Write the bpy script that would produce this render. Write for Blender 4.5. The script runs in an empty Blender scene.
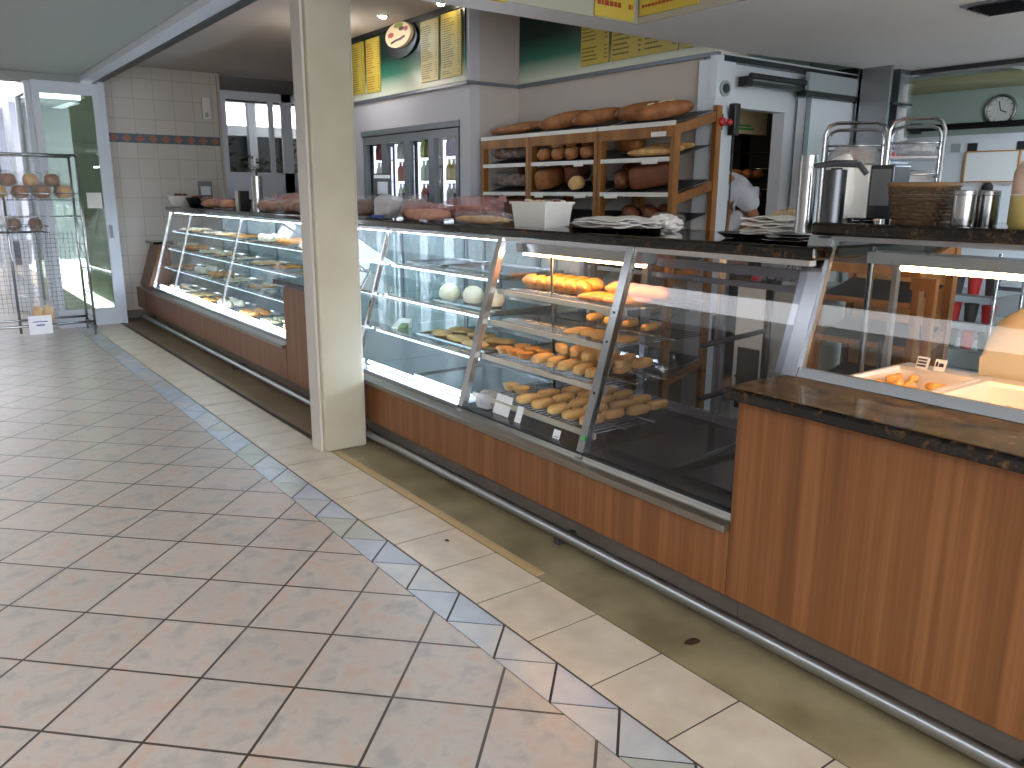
import bpy, bmesh, math, random
from mathutils import Vector, Matrix, Euler
random.seed(7)
S = bpy.context.scene
COL = S.collection
PI = math.pi
# ------------------------------------------------------------------ materials
MATS = {}
def srgb(h):
    if isinstance(h, str):
        h = h.lstrip('#'); v = [int(h[i:i+2], 16)/255 for i in (0, 2, 4)]
    else: v = h
    return tuple((c/12.92 if c <= .04045 else ((c+.055)/1.055)**2.4) for c in v)
def newmat(name):
    m = bpy.data.materials.new(name); m.use_nodes = True
    MATS[name] = m; nt = m.node_tree
    return m, nt, nt.nodes['Principled BSDF']
def N(nt, t, **kw):
    n = nt.nodes.new(t)
    for k, v in kw.items():
        if k in n.inputs.keys(): n.inputs[k].default_value = v
        else: setattr(n, k, v)
    return n
def mat(name, col, rough=.5, metal=0., col2=None, scale=8., stretch=(1, 1, 1), bump=0., emis=None, es=0., trans=0., spec=.5, detail=4., contrast=(.3, .7)):
    m, nt, b = newmat(name)
    c1 = (*srgb(col), 1)
    b.inputs['Base Color'].default_value = c1
    b.inputs['Roughness'].default_value = rough
    b.inputs['Metallic'].default_value = metal
    b.inputs['Specular IOR Level'].default_value = spec
    if trans: b.inputs['Transmission Weight'].default_value = trans
    if emis:
        b.inputs['Emission Color'].default_value = (*srgb(emis), 1); b.inputs['Emission Strength'].default_value = es
    if col2 is not None or bump:
        tc = N(nt, 'ShaderNodeTexCoord'); mp = N(nt, 'ShaderNodeMapping'); mp.inputs['Scale'].default_value = stretch
        nz = N(nt, 'ShaderNodeTexNoise', Scale=scale, Detail=detail)
        nt.links.new(tc.outputs['Object'], mp.inputs[0]); nt.links.new(mp.outputs[0], nz.inputs['Vector'])
        if col2 is not None:
            r = N(nt, 'ShaderNodeValToRGB'); r.color_ramp.elements[0].position = contrast[0]; r.color_ramp.elements[1].position = contrast[1]
            r.color_ramp.elements[0].color = c1; r.color_ramp.elements[1].color = (*srgb(col2), 1)
            nt.links.new(nz.outputs['Fac'], r.inputs[0]); nt.links.new(r.outputs[0], b.inputs['Base Color'])
        if bump:
            bp = N(nt, 'ShaderNodeBump', Strength=bump, Distance=.01)
            nt.links.new(nz.outputs['Fac'], bp.inputs['Height']); nt.links.new(bp.outputs[0], b.inputs['Normal'])
    return m
def glass(name, tint=(1, 1, 1), ior=1.5, rough=.0, refl=1.):
    m, nt, b = newmat(name); nt.nodes.remove(b)
    out = nt.nodes['Material Output']
    t = N(nt, 'ShaderNodeBsdfTransparent'); t.inputs[0].default_value = (*tint, 1)
    g = N(nt, 'ShaderNodeBsdfGlossy'); g.inputs['Roughness'].default_value = rough
    f = N(nt, 'ShaderNodeFresnel', IOR=ior); mx = N(nt, 'ShaderNodeMixShader')
    ge = N(nt, 'ShaderNodeNewGeometry'); io = N(nt, 'ShaderNodeMapRange'); io.inputs['To Min'].default_value = ior; io.inputs['To Max'].default_value = 1/ior
    nt.links.new(ge.outputs['Backfacing'], io.inputs[0]); nt.links.new(io.outputs[0], f.inputs['IOR'])
    mu = N(nt, 'ShaderNodeMath', operation='MULTIPLY'); mu.inputs[1].default_value = refl; mu.use_clamp = True
    nt.links.new(f.outputs[0], mu.inputs[0]); nt.links.new(mu.outputs[0], mx.inputs[0])
    nt.links.new(t.outputs[0], mx.inputs[1]); nt.links.new(g.outputs[0], mx.inputs[2]); nt.links.new(mx.outputs[0], out.inputs[0])
    return m
def film(name, tint, op=.35, rough=.15):   # thin plastic bag
    m, nt, b = newmat(name)
    b.inputs['Base Color'].default_value = (*srgb(tint), 1); b.inputs['Roughness'].default_value = rough
    out = nt.nodes['Material Output']; t = N(nt, 'ShaderNodeBsdfTransparent'); mx = N(nt, 'ShaderNodeMixShader')
    tc = N(nt, 'ShaderNodeTexCoord'); nz = N(nt, 'ShaderNodeTexNoise', Scale=22., Detail=4.); bp = N(nt, 'ShaderNodeBump', Strength=1., Distance=.05)
    nt.links.new(tc.outputs['Object'], nz.inputs['Vector']); nt.links.new(nz.outputs['Fac'], bp.inputs['Height']); nt.links.new(bp.outputs[0], b.inputs['Normal'])
    mx.inputs[0].default_value = op
    nt.links.new(t.outputs[0], mx.inputs[1]); nt.links.new(b.outputs[0], mx.inputs[2]); nt.links.new(mx.outputs[0], out.inputs[0])
    return m
def emit(name, col, s):
    m, nt, b = newmat(name)
    b.inputs['Base Color'].default_value = (*srgb(col), 1)
    b.inputs['Emission Color'].default_value = (*srgb(col), 1); b.inputs['Emission Strength'].default_value = s
    return m

def tile_floor():
    m, nt, b = newmat('diag_tiles'); L = nt.links
    tc = N(nt, 'ShaderNodeTexCoord'); sx = N(nt, 'ShaderNodeSeparateXYZ'); L.new(tc.outputs['Object'], sx.inputs[0])
    def mth(op, a, bb):
        n = N(nt, 'ShaderNodeMath', operation=op)
        for i, v in enumerate((a, bb)):
            if hasattr(v, 'is_linked') or hasattr(v, 'links'): L.new(v, n.inputs[i])
            else: n.inputs[i].default_value = v
        return n.outputs[0]
    X, Y = sx.outputs[0], sx.outputs[1]
    k = math.sqrt(.5)
    u = mth('ADD', mth('MULTIPLY', mth('ADD', X, Y), k), -.2345 + 33.45)
    v = mth('ADD', mth('MULTIPLY', mth('SUBTRACT', Y, X), k), -.0571 + 33.45)
    cb = N(nt, 'ShaderNodeCombineXYZ'); L.new(u, cb.inputs[0]); L.new(v, cb.inputs[1])
    br = N(nt, 'ShaderNodeTexBrick', offset=0., squash=1.); br.inputs['Scale'].default_value = 1.
    br.inputs['Brick Width'].default_value = .3345; br.inputs['Row Height'].default_value = .3345
    br.inputs['Mortar Size'].default_value = .0052; br.inputs['Mortar Smooth'].default_value = .15
    br.inputs['Color1'].default_value = (*srgb('#9f978f'), 1); br.inputs['Color2'].default_value = (*srgb('#ada29a'), 1)
    br.inputs['Mortar'].default_value = (*srgb('#4d453f'), 1)
    L.new(cb.outputs[0], br.inputs['Vector'])
    nz = N(nt, 'ShaderNodeTexNoise', Scale=9., Detail=5., Roughness=.6); L.new(tc.outputs['Object'], nz.inputs['Vector'])
    r = N(nt, 'ShaderNodeValToRGB'); e = r.color_ramp.elements
    e[0].position = .34; e[0].color = (*srgb('#7f8081'), 1); e[1].position = .66; e[1].color = (*srgb('#b08c76'), 1)
    x = r.color_ramp.elements.new(.5); x.color = (*srgb('#aaa19a'), 1)
    L.new(nz.outputs['Fac'], r.inputs[0])
    mx = N(nt, 'ShaderNodeMix', data_type='RGBA', blend_type='MIX')
    mx.inputs[0].default_value = .5; L.new(br.outputs['Color'], mx.inputs[6]); L.new(r.outputs[0], mx.inputs[7])
    mo = N(nt, 'ShaderNodeMix', data_type='RGBA'); L.new(br.outputs['Fac'], mo.inputs[0]); L.new(mx.outputs[2], mo.inputs[6]); mo.inputs[7].default_value = (*srgb('#3c3530'), 1)
    L.new(mo.outputs[2], b.inputs['Base Color'])
    b.inputs['Roughness'].default_value = .3
    bp = N(nt, 'ShaderNodeBump', Strength=.4, Distance=.004, invert=True); L.new(br.outputs['Fac'], bp.inputs['Height']); L.new(bp.outputs[0], b.inputs['Normal'])
def wall_tiles():
    m, nt, b = newmat('wall_tiles'); L = nt.links
    tc = N(nt, 'ShaderNodeTexCoord'); sx = N(nt, 'ShaderNodeSeparateXYZ'); L.new(tc.outputs['Object'], sx.inputs[0])
    cb = N(nt, 'ShaderNodeCombineXYZ'); L.new(sx.outputs[0], cb.inputs[0]); L.new(sx.outputs[2], cb.inputs[1])
    mp = N(nt, 'ShaderNodeMapping'); mp.inputs['Location'].default_value = (10.02, 10.0, 0); L.new(cb.outputs[0], mp.inputs[0])
    br = N(nt, 'ShaderNodeTexBrick', offset=0.); br.inputs['Scale'].default_value = 1.
    br.inputs['Brick Width'].default_value = .24; br.inputs['Row Height'].default_value = .24
    br.inputs['Mortar Size'].default_value = .004; br.inputs['Mortar Smooth'].default_value = .3
    br.inputs['Color1'].default_value = (*srgb('#bdb6ae'), 1); br.inputs['Color2'].default_value = (*srgb('#c3bbb3'), 1); br.inputs['Mortar'].default_value = (*srgb('#a39b92'), 1)
    L.new(mp.outputs[0], br.inputs['Vector']); L.new(br.outputs['Color'], b.inputs['Base Color']); b.inputs['Roughness'].default_value = .3
def wood(name, cs, sc=1.):
    m, nt, b = newmat(name); L = nt.links
    tc = N(nt, 'ShaderNodeTexCoord'); mp = N(nt, 'ShaderNodeMapping'); mp.inputs['Scale'].default_value = (30*sc, 30*sc, .7); L.new(tc.outputs['Object'], mp.inputs[0])
    nz = N(nt, 'ShaderNodeTexNoise', Scale=1., Detail=6., Roughness=.65); L.new(mp.outputs[0], nz.inputs['Vector'])
    mp2 = N(nt, 'ShaderNodeMapping'); mp2.inputs['Scale'].default_value = (5*sc, 5*sc, .1); L.new(tc.outputs['Object'], mp2.inputs[0])
    nz2 = N(nt, 'ShaderNodeTexNoise', Scale=1.6, Detail=2.); L.new(mp2.outputs[0], nz2.inputs['Vector'])
    ad = N(nt, 'ShaderNodeMath', operation='ADD'); L.new(nz.outputs['Fac'], ad.inputs[0]); L.new(nz2.outputs['Fac'], ad.inputs[1])
    ml = N(nt, 'ShaderNodeMath', operation='MULTIPLY'); ml.inputs[1].default_value = .5; L.new(ad.outputs[0], ml.inputs[0])
    r = N(nt, 'ShaderNodeValToRGB'); e = r.color_ramp.elements
    e[0].position = .34; e[0].color = (*srgb(cs[0]), 1); e[1].position = .66; e[1].color = (*srgb(cs[2]), 1)
    x = e.new(.5); x.color = (*srgb(cs[1]), 1)
    L.new(ml.outputs[0], r.inputs[0]); L.new(r.outputs[0], b.inputs['Base Color']); b.inputs['Roughness'].default_value = .38
def granite():
    m, nt, b = newmat('granite'); L = nt.links
    tc = N(nt, 'ShaderNodeTexCoord'); v = N(nt, 'ShaderNodeTexNoise', Scale=22., Detail=8., Roughness=.85); L.new(tc.outputs['Object'], v.inputs['Vector'])
    r = N(nt, 'ShaderNodeValToRGB'); e = r.color_ramp.elements
    e[0].position = .52; e[0].color = (*srgb('#0c0b0b'), 1); e[1].position = .72; e[1].color = (*srgb('#6a4c2a'), 1)
    L.new(v.outputs['Fac'], r.inputs[0]); L.new(r.outputs[0], b.inputs['Base Color']); b.inputs['Roughness'].default_value = .07
def granite_reflection():  # speckled dark stone with the reflection of brown woodwork put into its colour
    m, nt, b = newmat('granite_reflection'); L = nt.links
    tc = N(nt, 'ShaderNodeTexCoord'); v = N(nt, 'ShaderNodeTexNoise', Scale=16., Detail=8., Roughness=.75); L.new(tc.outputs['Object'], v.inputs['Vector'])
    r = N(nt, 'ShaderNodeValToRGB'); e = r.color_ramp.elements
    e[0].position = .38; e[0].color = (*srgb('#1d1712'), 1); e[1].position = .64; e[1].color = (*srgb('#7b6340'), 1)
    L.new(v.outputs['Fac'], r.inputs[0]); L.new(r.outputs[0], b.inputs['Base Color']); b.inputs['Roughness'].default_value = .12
def grad_panel(name, z0, z1, top, bot):
    # printed backing board: colour fades from green at its top edge to cream at its foot
    m, nt, b = newmat(name); L = nt.links
    tc = N(nt, 'ShaderNodeTexCoord'); sx = N(nt, 'ShaderNodeSeparateXYZ'); L.new(tc.outputs['Object'], sx.inputs[0])
    mr = N(nt, 'ShaderNodeMapRange'); mr.inputs['From Min'].default_value = z0; mr.inputs['From Max'].default_value = z1
    L.new(sx.outputs[2], mr.inputs[0]); r = N(nt, 'ShaderNodeValToRGB'); e = r.color_ramp.elements
    e[0].position = .04; e[0].color = (*srgb(bot), 1); e[1].position = .62; e[1].color = (*srgb(top), 1); q = e.new(.32); q.color = (*srgb('#2c6b55'), 1)
    L.new(mr.outputs[0], r.inputs[0]); L.new(r.outputs[0], b.inputs['Base Color']); b.inputs['Roughness'].default_value = .3
tile_floor(); wall_tiles(); granite(); granite_reflection()
wood('wood_front', ('#5c3619', '#704422', '#875833'), 1.5)
wood('wood_rack', ('#6b4216', '#875624', '#a06c34'), .7)
wood('wood_pale', ('#a07040', '#b98a54', '#caa06c'), .6)
grad_panel('menu_backing', 2.5, 3.05, '#06221a', '#c9ccb8')
mat('plaster', '#bdb6ae', .75); mat('plaster_cool', '#c2c3c6', .7); mat('outer_ceiling', '#979c98', .7)
mat('header_white', '#c9ccd6', .5); mat('column_cream', '#aca594', .55, col2='#a29a86', scale=3.)
mat('column_trim', '#b9b2a9', .5)
mat('interior_wall', '#b9aea6', .75); mat('menu_wall', '#bdbac0', .7); mat('soffit', '#dcdcdf', .7)
mat('kitchen_green', '#a9bdb8', .6, col2='#a0b4af', scale=2.); mat('kitchen_yellow', '#a8a884', .6)
mat('stone_tile', '#c8bba9', .33, col2='#b3a492', scale=7., detail=8.)
mat('border_blue', '#98a0ae', .25, col2='#a6abb5', scale=8.); mat('border_pale', '#b0afae', .25, col2='#a0a3a8', scale=8.); mat('border_green', '#999c97', .25, col2='#a5a59e', scale=8.)
mat('grout', '#37302b', .8)
mat('cement', '#8e8163', .42, col2='#6c6045', scale=3.5, detail=8., contrast=(.38, .66)); mat('shop_floor', '#7d6a50', .4, col2='#6d5a42', scale=3.)
mat('cement_edge', '#a98f66', .6)
mat('kick', '#71665f', .5, col2='#62584f', scale=5.)
mat('steel', '#b9bbbf', .22, 1.); mat('steel_brushed', '#a9abaf', .34, 1.); mat('steel_dark', '#55585c', .35, 1.); mat('chrome', '#d5d7da', .1, 1.)
mat('alu_white', '#c6cbd6', .35, .0); mat('alu_grey', '#7e838c', .35, .6)
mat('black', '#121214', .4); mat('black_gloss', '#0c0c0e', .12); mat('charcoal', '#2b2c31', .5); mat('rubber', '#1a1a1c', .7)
mat('deck_dark', '#22262c', .2, .3)
glass('clear_glass', (.97, .99, .98)); glass('front_glass', (.97, .985, .985), 1.5, 0., .6); glass('warm_glass', (.97, .97, .96), 1.5, 0., .3); glass('green_glass', (.60, .68, .60), 1.5, 0., 1.2)
glass('fridge_glass', (.93, .95, .97)); glass('shelf_glass', (.86, .94, .93)); glass('dark_glass', (.78, .78, .81), 1.52, 0., .85)
emit('tube_cool', '#dcefff', 42.); emit('tube_warm', '#ffbe78', 60.); emit('tube_fridge', '#e8efff', 1.5); emit('shelf_light', '#cfeaff', 2.2); emit('tube_dim', '#fff1dc', 4.); emit('fill_bare', '#eef4ff', 75.); emit('fill_cold_room', '#ffe3c0', 9.); emit('downlight', '#fff1d8', 30.); emit('tube_kitchen', '#dff2ff', 8.)
emit('warm_bead', '#ffd9a0', 12.)
emit('sign_lit', '#d9c49c', .12)
mat('crust', '#a3693a', .6, col2='#774521', scale=14., bump=.4); mat('crust_dark', '#7d4526', .6, col2='#5c2f17', scale=16., bump=.3)
mat('crust_pale', '#d9b47a', .65, col2='#c08a4a', scale=18., bump=.3); mat('pastry', '#d89a4c', .5, col2='#b8702c', scale=25., bump=.5)
mat('pastry_pale', '#e3bf86', .55, col2='#cc9a55', scale=22., bump=.4); mat('cream_bun', '#e9e3d2', .6, col2='#cbb994', scale=12.); mat('crumb_pale', '#d9c79a', .7)
mat('filling', '#c87428', .5, col2='#e0b058', scale=40., bump=1.); mat('cream_food', '#e6e2c8', .5, col2='#c9b277', scale=25., bump=.6)
mat('choc', '#3b2318', .4); mat('red_food', '#8a2f28', .5, col2='#5f1d1b', scale=30.); mat('green_food', '#5c7a3a', .5)
film('bag_clear', '#e8e4e6', .2); film('bag_pink', '#dfa3a6', .4); film('bag_white', '#eeeef0', .5); film('wrap', '#dfe6e8', .16, .1)
mat('plastic_white', '#d8d6d0', .4); mat('paper', '#e6e2dc', .8); mat('paper_cream', '#dccaa4', .7); mat('card_white', '#e9ebf2', .6)
mat('yellow_board', '#b8a243', .4); mat('yellow_lit', '#cbb055', .4); mat('print_dark', '#5d5a22', .5); mat('print_red', '#8f3a22', .5)
mat('sign_red', '#b04a4a', .4); mat('sign_green', '#7d8c3c', .4); mat('sign_brown', '#4a2a20', .5); mat('sign_cream', '#e4d5b4', .4)
mat('wicker', '#6b5238', .8, col2='#3f2e1e', scale=50., stretch=(1, 1, 3), bump=1.); mat('wicker_rim', '#7d6242', .8, bump=.6, scale=60.)
mat('tshirt', '#c4cad6', .8); mat('skin', '#a5714f', .55); mat('hair', '#2a1d15', .7); mat('trousers', '#3a4352', .8); mat('apron', '#8fa0b8', .8)
mat('panel_white', '#d3dae2', .4); mat('panel_grey', '#9aa3a8', .4); mat('red_plastic', '#b3202a', .4); mat('green_plastic', '#3fae4b', .5); mat('blue_plastic', '#3b4ea0', .5)
mat('board_white', '#dfe4e6', .35); mat('oil', '#c7b06a', .25); mat('jug_pink', '#d8b8a4', .4); mat('tile_terracotta', '#9a6250', .4); mat('tile_slate', '#4d5f68', .4)
mat('leaf', '#28402a', .6, col2='#16261a', scale=20.); mat('far_wall', '#8d8e9c', .8); mat('far_white', '#d6d6dc', .7); mat('outdoor_dark', '#2c3136', .6)
mat('olive_wall', '#5d6450', .7, col2='#3e4a3c', scale=2.)
mat('steel_edge', '#cfcbc2', .35, .5); film('frost', '#dfe9ee', .4, .5)
mat('upstand', '#9c9a8c', .6); mat('steel_pan', '#e6d8ca', .4, .5)
mat('sill_metal', '#8f877c', .35, .9)
mat('ink', '#26252b', .6)

# ------------------------------------------------------------------ mesh kit
class MB:
    def __init__(s): s.v = []; s.f = []; s.m = []; s.sm = []
    def add(s, vs, fs, mi=0, smooth=False):
        o = len(s.v); s.v += [tuple(v) for v in vs]
        for f in fs: s.f.append(tuple(i+o for i in f)); s.m.append(mi); s.sm.append(smooth)
        return s
    def box(s, x0, x1, y0, y1, z0, z1, mi=0):
        vs = [(x, y, z) for x in (x0, x1) for y in (y0, y1) for z in (z0, z1)]
        return s.add(vs, [(0, 1, 3, 2), (4, 6, 7, 5), (0, 4, 5, 1), (2, 3, 7, 6), (0, 2, 6, 4), (1, 5, 7, 3)], mi)
    def prism(s, pts, y0, y1, axis='y', mi=0, smooth=False):
        # polygon pts extruded along an axis; pts are (x,z) for y, (y,z) for x, (x,y) for z
        def P(a, b, t): return {'y': (a, t, b), 'x': (t, a, b), 'z': (a, b, t)}[axis]
        n = len(pts); vs = [P(a, b, y0) for a, b in pts] + [P(a, b, y1) for a, b in pts]
        fs = [tuple(range(n)), tuple(range(2*n-1, n-1, -1))] 
        s.add(vs, fs, mi)
        o = len(s.v) - 2*n
        for i in range(n):
            j = (i+1) % n; s.f.append((o+i, o+n+i, o+n+j, o+j)); s.m.append(mi); s.sm.append(smooth)
        return s
    def tube(s, pts, r, n=8, mi=0, closed=False, caps=True):
        pts = [Vector(p) for p in pts]; k = len(pts); rings = []
        rr = r if isinstance(r, (list, tuple)) else [r]*k
        ref = None
        for i, p in enumerate(pts):
            a = pts[(i-1) % k] if (closed or i > 0) else p; b = pts[(i+1) % k] if (closed or i < k-1) else p
            t = (b-a).normalized() if (b-a).length > 1e-9 else Vector((0, 0, 1))
            if ref is None or abs(ref.dot(t)) > .98: ref = Vector((0, 0, 1)) if abs(t.z) < .9 else Vector((1, 0, 0))
            u = t.cross(ref).normalized(); w = t.cross(u).normalized(); ref = u.cross(t).normalized() if False else ref
            rings.append([p + (u*math.cos(q*2*PI/n) + w*math.sin(q*2*PI/n))*rr[i] for q in range(n)])
        vs = [v for g in rings for v in g]; fs = []
        for i in range(k if closed else k-1):
            a = i*n; b = ((i+1) % k)*n
            for q in range(n): fs.append((a+q, a+(q+1) % n, b+(q+1) % n, b+q))
        s.add(vs, fs, mi, True)
        if caps and not closed:
            o = len(s.v)-len(vs); s.f += [tuple(o+q for q in range(n-1, -1, -1)), tuple(o+(k-1)*n+q for q in range(n))]; s.m += [mi, mi]; s.sm += [False, False]
        return s
    def lathe(s, prof, c=(0, 0, 0), n=24, mi=0, sx=1., sy=1., smooth=True):
        k = len(prof); vs = [(c[0]+r*math.cos(q*2*PI/n)*sx, c[1]+r*math.sin(q*2*PI/n)*sy, c[2]+z) for r, z in prof for q in range(n)]
        fs = [(i*n+q, i*n+(q+1) % n, (i+1)*n+(q+1) % n, (i+1)*n+q) for i in range(k-1) for q in range(n)]
        s.add(vs, fs, mi, smooth); o = len(s.v)-len(vs)
        if prof[0][0] > 1e-4: s.f.append(tuple(o+q for q in range(n-1, -1, -1))); s.m.append(mi); s.sm.append(False)
        if prof[-1][0] > 1e-4: s.f.append(tuple(o+(k-1)*n+q for q in range(n))); s.m.append(mi); s.sm.append(False)
        return s
    def blob(s, c, r, n=14, k=8, mi=0, e=1., noise=0., seed=0, flat=None, bend=0., yaw=0.):
        # superellipsoid; flat = cut below c.z - flat ; bend along x
        rnd = random.Random(seed); ph = [rnd.random()*6.28 for _ in range(6)]; vs = []
        def sg(a, p): return math.copysign(abs(a)**p, a)
        for i in range(k+1):
            th = -PI/2 + PI*i/k
            for q in range(n):
                f = 2*PI*q/n
                x = sg(math.cos(th), e)*sg(math.cos(f), e); y = sg(math.cos(th), e)*sg(math.sin(f), e); z = sg(math.sin(th), e)
                d = 1+noise*(math.sin(3*x+ph[0]+2*z)+math.sin(4*y+ph[1]-x)+math.sin(5*z+ph[2]+3*x*y))/3
                x, y, z = x*r[0]*d, y*r[1]*d, z*r[2]*d
                if flat is not None: z = max(z, -flat)
                y += bend*((x/r[0])**2)
                X = x*math.cos(yaw)-y*math.sin(yaw); Y = x*math.sin(yaw)+y*math.cos(yaw)
                vs.append((c[0]+X, c[1]+Y, c[2]+z))
        fs = [(i*n+q, i*n+(q+1) % n, (i+1)*n+(q+1) % n, (i+1)*n+q) for i in range(k) for q in range(n)]
        return s.add(vs, fs, mi, True)
    def build(s, name, mats, parent=None, loc=None, rot=None, bevel=0.):
        me = bpy.data.meshes.new(name); me.from_pydata(s.v, [], s.f)
        if not isinstance(mats, (list, tuple)): mats = [mats]
        for m in mats: me.materials.append(MATS[m] if isinstance(m, str) else m)
        me.polygons.foreach_set('material_index', s.m); me.polygons.foreach_set('use_smooth', s.sm)
        bm = bmesh.new(); bm.from_mesh(me); bmesh.ops.remove_doubles(bm, verts=bm.verts, dist=1e-5)
        bmesh.ops.recalc_face_normals(bm, faces=bm.faces)
        for e in bm.edges:
            if len(e.link_faces) == 2 and e.link_faces[0].normal.angle(e.link_faces[1].normal, 0.) > .75: e.smooth = False
        bm.to_mesh(me); bm.free()
        o = bpy.data.objects.new(name, me); COL.objects.link(o)
        if parent: o.parent = parent
        if loc: o.location = loc
        if rot: o.rotation_euler = rot
        if bevel:
            b = o.modifiers.new('bevel', 'BEVEL'); b.width = bevel; b.segments = 3; b.limit_method = 'ANGLE'
        return o
def tag(o, label, cat, group=None):
    o['label'] = label; o['category'] = cat
    if group: o['group'] = group
    return o
def thing(name, label, cat, loc=(0, 0, 0), rz=0., group=None):
    o = bpy.data.objects.new(name, None); COL.objects.link(o); o.location = loc; o.rotation_euler = (0, 0, rz); o.empty_display_size = .05
    return tag(o, label, cat, group)
def struct(name, mb, m, **kw):
    o = mb.build(name, m, **kw); o['kind'] = 'structure'; return o
def copy_tree(o, parent=None):
    c = o.copy(); COL.objects.link(c)
    if parent: c.parent = parent
    for ch in [x for x in bpy.data.objects if x.parent == o]: copy_tree(ch, c)
    return c
def clone(o, loc, rz, label, group=None):
    c = copy_tree(o); c.location = loc; c.rotation_euler = (0, 0, rz); c['label'] = label
    if group: c['group'] = group
    elif 'group' in c: del c['group']
    return c
ORD = ['first', 'second', 'third', 'fourth', 'fifth', 'sixth', 'seventh', 'eighth', 'ninth', 'tenth', 'eleventh', 'twelfth']
exec_parts = []
# ================================================================== THE SETTING
struct('floor', MB().box(-8, 1.467, -6, 26, -.06, 0), 'diag_tiles')
struct('trim_1', MB().box(1.467, 1.98, -6, 26, -.06, -.003), 'grout')
bt = MB(); g = .0042
rnd = random.Random(3); y = 1.62 - .315*22; i = 0
def shrink(tri, d):
    c = Vector((sum(p[0] for p in tri)/3, sum(p[1] for p in tri)/3)); return [tuple(Vector(p)+(c-Vector(p)).normalized()*d*1.9) for p in tri]
pit = .315; xi, xo = 1.469, 1.632
for j in range(-22, 66):
    yo = 1.62 + pit*j
    a = shrink([(xo, yo), (xi, yo-pit/2), (xi, yo+pit/2)], g); bt.prism([(p[0], p[1]) for p in a], -.01, 0, 'z', rnd.choice([0, 0, 1, 2]))
    a = shrink([(xi, yo+pit/2), (xo, yo+pit), (xo, yo)], g); bt.prism([(p[0], p[1]) for p in a], -.01, 0, 'z', rnd.choice([0, 1, 1, 2]))
struct('trim_2', bt, ['border_blue', 'border_pale', 'border_green'])
stn = MB()
for j in range(-20, 70):
    y0 = 1.423 + .3425*j; stn.box(1.640, 1.973, y0+.004, y0+.3425-.004, -.02, 0)
struct('trim_3', stn, 'stone_tile')
struct('floor_shop', MB().box(1.98, 2.36, -6, 4.7, -.06, .0), 'cement')
struct('trim_4', MB().box(1.978, 2.025, 2.5, 4.58, 0, .004), 'cement_edge')
struct('trim_5', MB().box(1.985, 2.003, 4.8, 11.0, 0, .012), 'black')
struct('floor_entry', MB().box(1.98, 2.36, 4.7, 11.3, -.06, 0), 'shop_floor')
struct('floor_staff', MB().box(2.36, 9.5, -6, 15, -.06, -.001), 'cement')
# mall ceiling with a skylight slot open to the sky, header over the folding doors
struct('ceiling_mall', MB().box(-1.10, 1.84, -1.2, 11.2, 2.9, 3.1), 'outer_ceiling')
struct('ceiling_mall_far', MB().box(-5.5, -2.08, -6, 15, 2.9, 3.1), 'outer_ceiling')
struct('trim_6', MB().box(1.84, 1.98, -6, 11.2, 2.84, 3.4), 'header_white')
struct('trim_7', MB().box(1.98, 2.06, -6, 11.2, 2.832, 3.4), 'black')
struct('trim_8', MB().box(-1.1, 1.84, 11.0, 11.2, 2.8, 2.899), 'outer_ceiling')
struct('wall_mall_left', MB().box(-5.6, -5.5, -6, 22, 0, 4.5), 'plaster')
# shop shell
struct('ceiling_shop', MB().box(2.0, 9.5, -6, 15, 3.1, 3.3), 'interior_wall')
tw = MB().box(2.06, 3.52, 11.3, 11.5, 0, 2.19).box(2.06, 3.52, 11.3, 11.5, 2.30, 3.1)
struct('wall_tiled', tw, 'wall_tiles')
tb = MB().box(2.06, 3.52, 11.295, 11.5, 2.19, 2.30)
nd = 9
for k in range(nd):
    cx = 2.13+(3.52-2.13)/nd*(k+.4); h = .05; tb.prism([(cx-.06, 2.245), (cx, 2.245-h), (cx+.06, 2.245), (cx, 2.245+h)], 11.29, 11.30, 'y', 1)
    if k < nd-1: pass
struct('trim_9', tb, ['tile_slate', 'tile_terracotta'])
struct('baseboard_tiled', MB().box(2.06, 3.52, 11.28, 11.3, 0, .1), 'kick')
struct('wall_above_windows', MB().box(3.52, 5.2, 11.3, 11.5, 3.06, 3.1).box(3.49, 3.52, 11.26, 11.3, 1.2, 3.08), 'interior_wall')
struct('trim_10', MB().box(3.53, 5.2, 11.26, 11.32, 2.9, 3.08), 'steel')
wf = MB()
for (x0, x1, z0, z1) in ((3.53, 3.60, 0, 2.9), (4.36, 4.50, 0, 2.9), (5.1, 5.2, 0, 2.9), (3.6, 5.1, 2.8, 2.9), (3.6, 5.1, 0, .9), (3.6, 5.1, 1.5, 1.86), (4.18, 4.24, 1.86, 2.8)):
    wf.box(x0, x1, 11.3, 11.36, z0, z1)
w1 = struct('window_1', wf, 'header_white')
struct('window_1_glass', MB().box(3.6, 5.1, 11.33, 11.336, 1.86, 2.8), 'clear_glass', parent=w1)
struct('wall_yard', MB().box(2.5, 7, 13.2, 13.3, 0, 2.55).box(2.5, 7, 12.2, 12.3, 2.86, 3.1), 'outdoor_dark')
yd = MB()
for x in (3.9, 4.5, 5.1): yd.box(x, x+.06, 13.1, 13.2, 0, 2.55)
yd.box(3.0, 7, 13.08, 13.2, 2.45, 2.6).box(4.3, 4.42, 12.5, 12.6, 1.5, 2.95)
struct('trim_11', yd, 'header_white')
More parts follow.
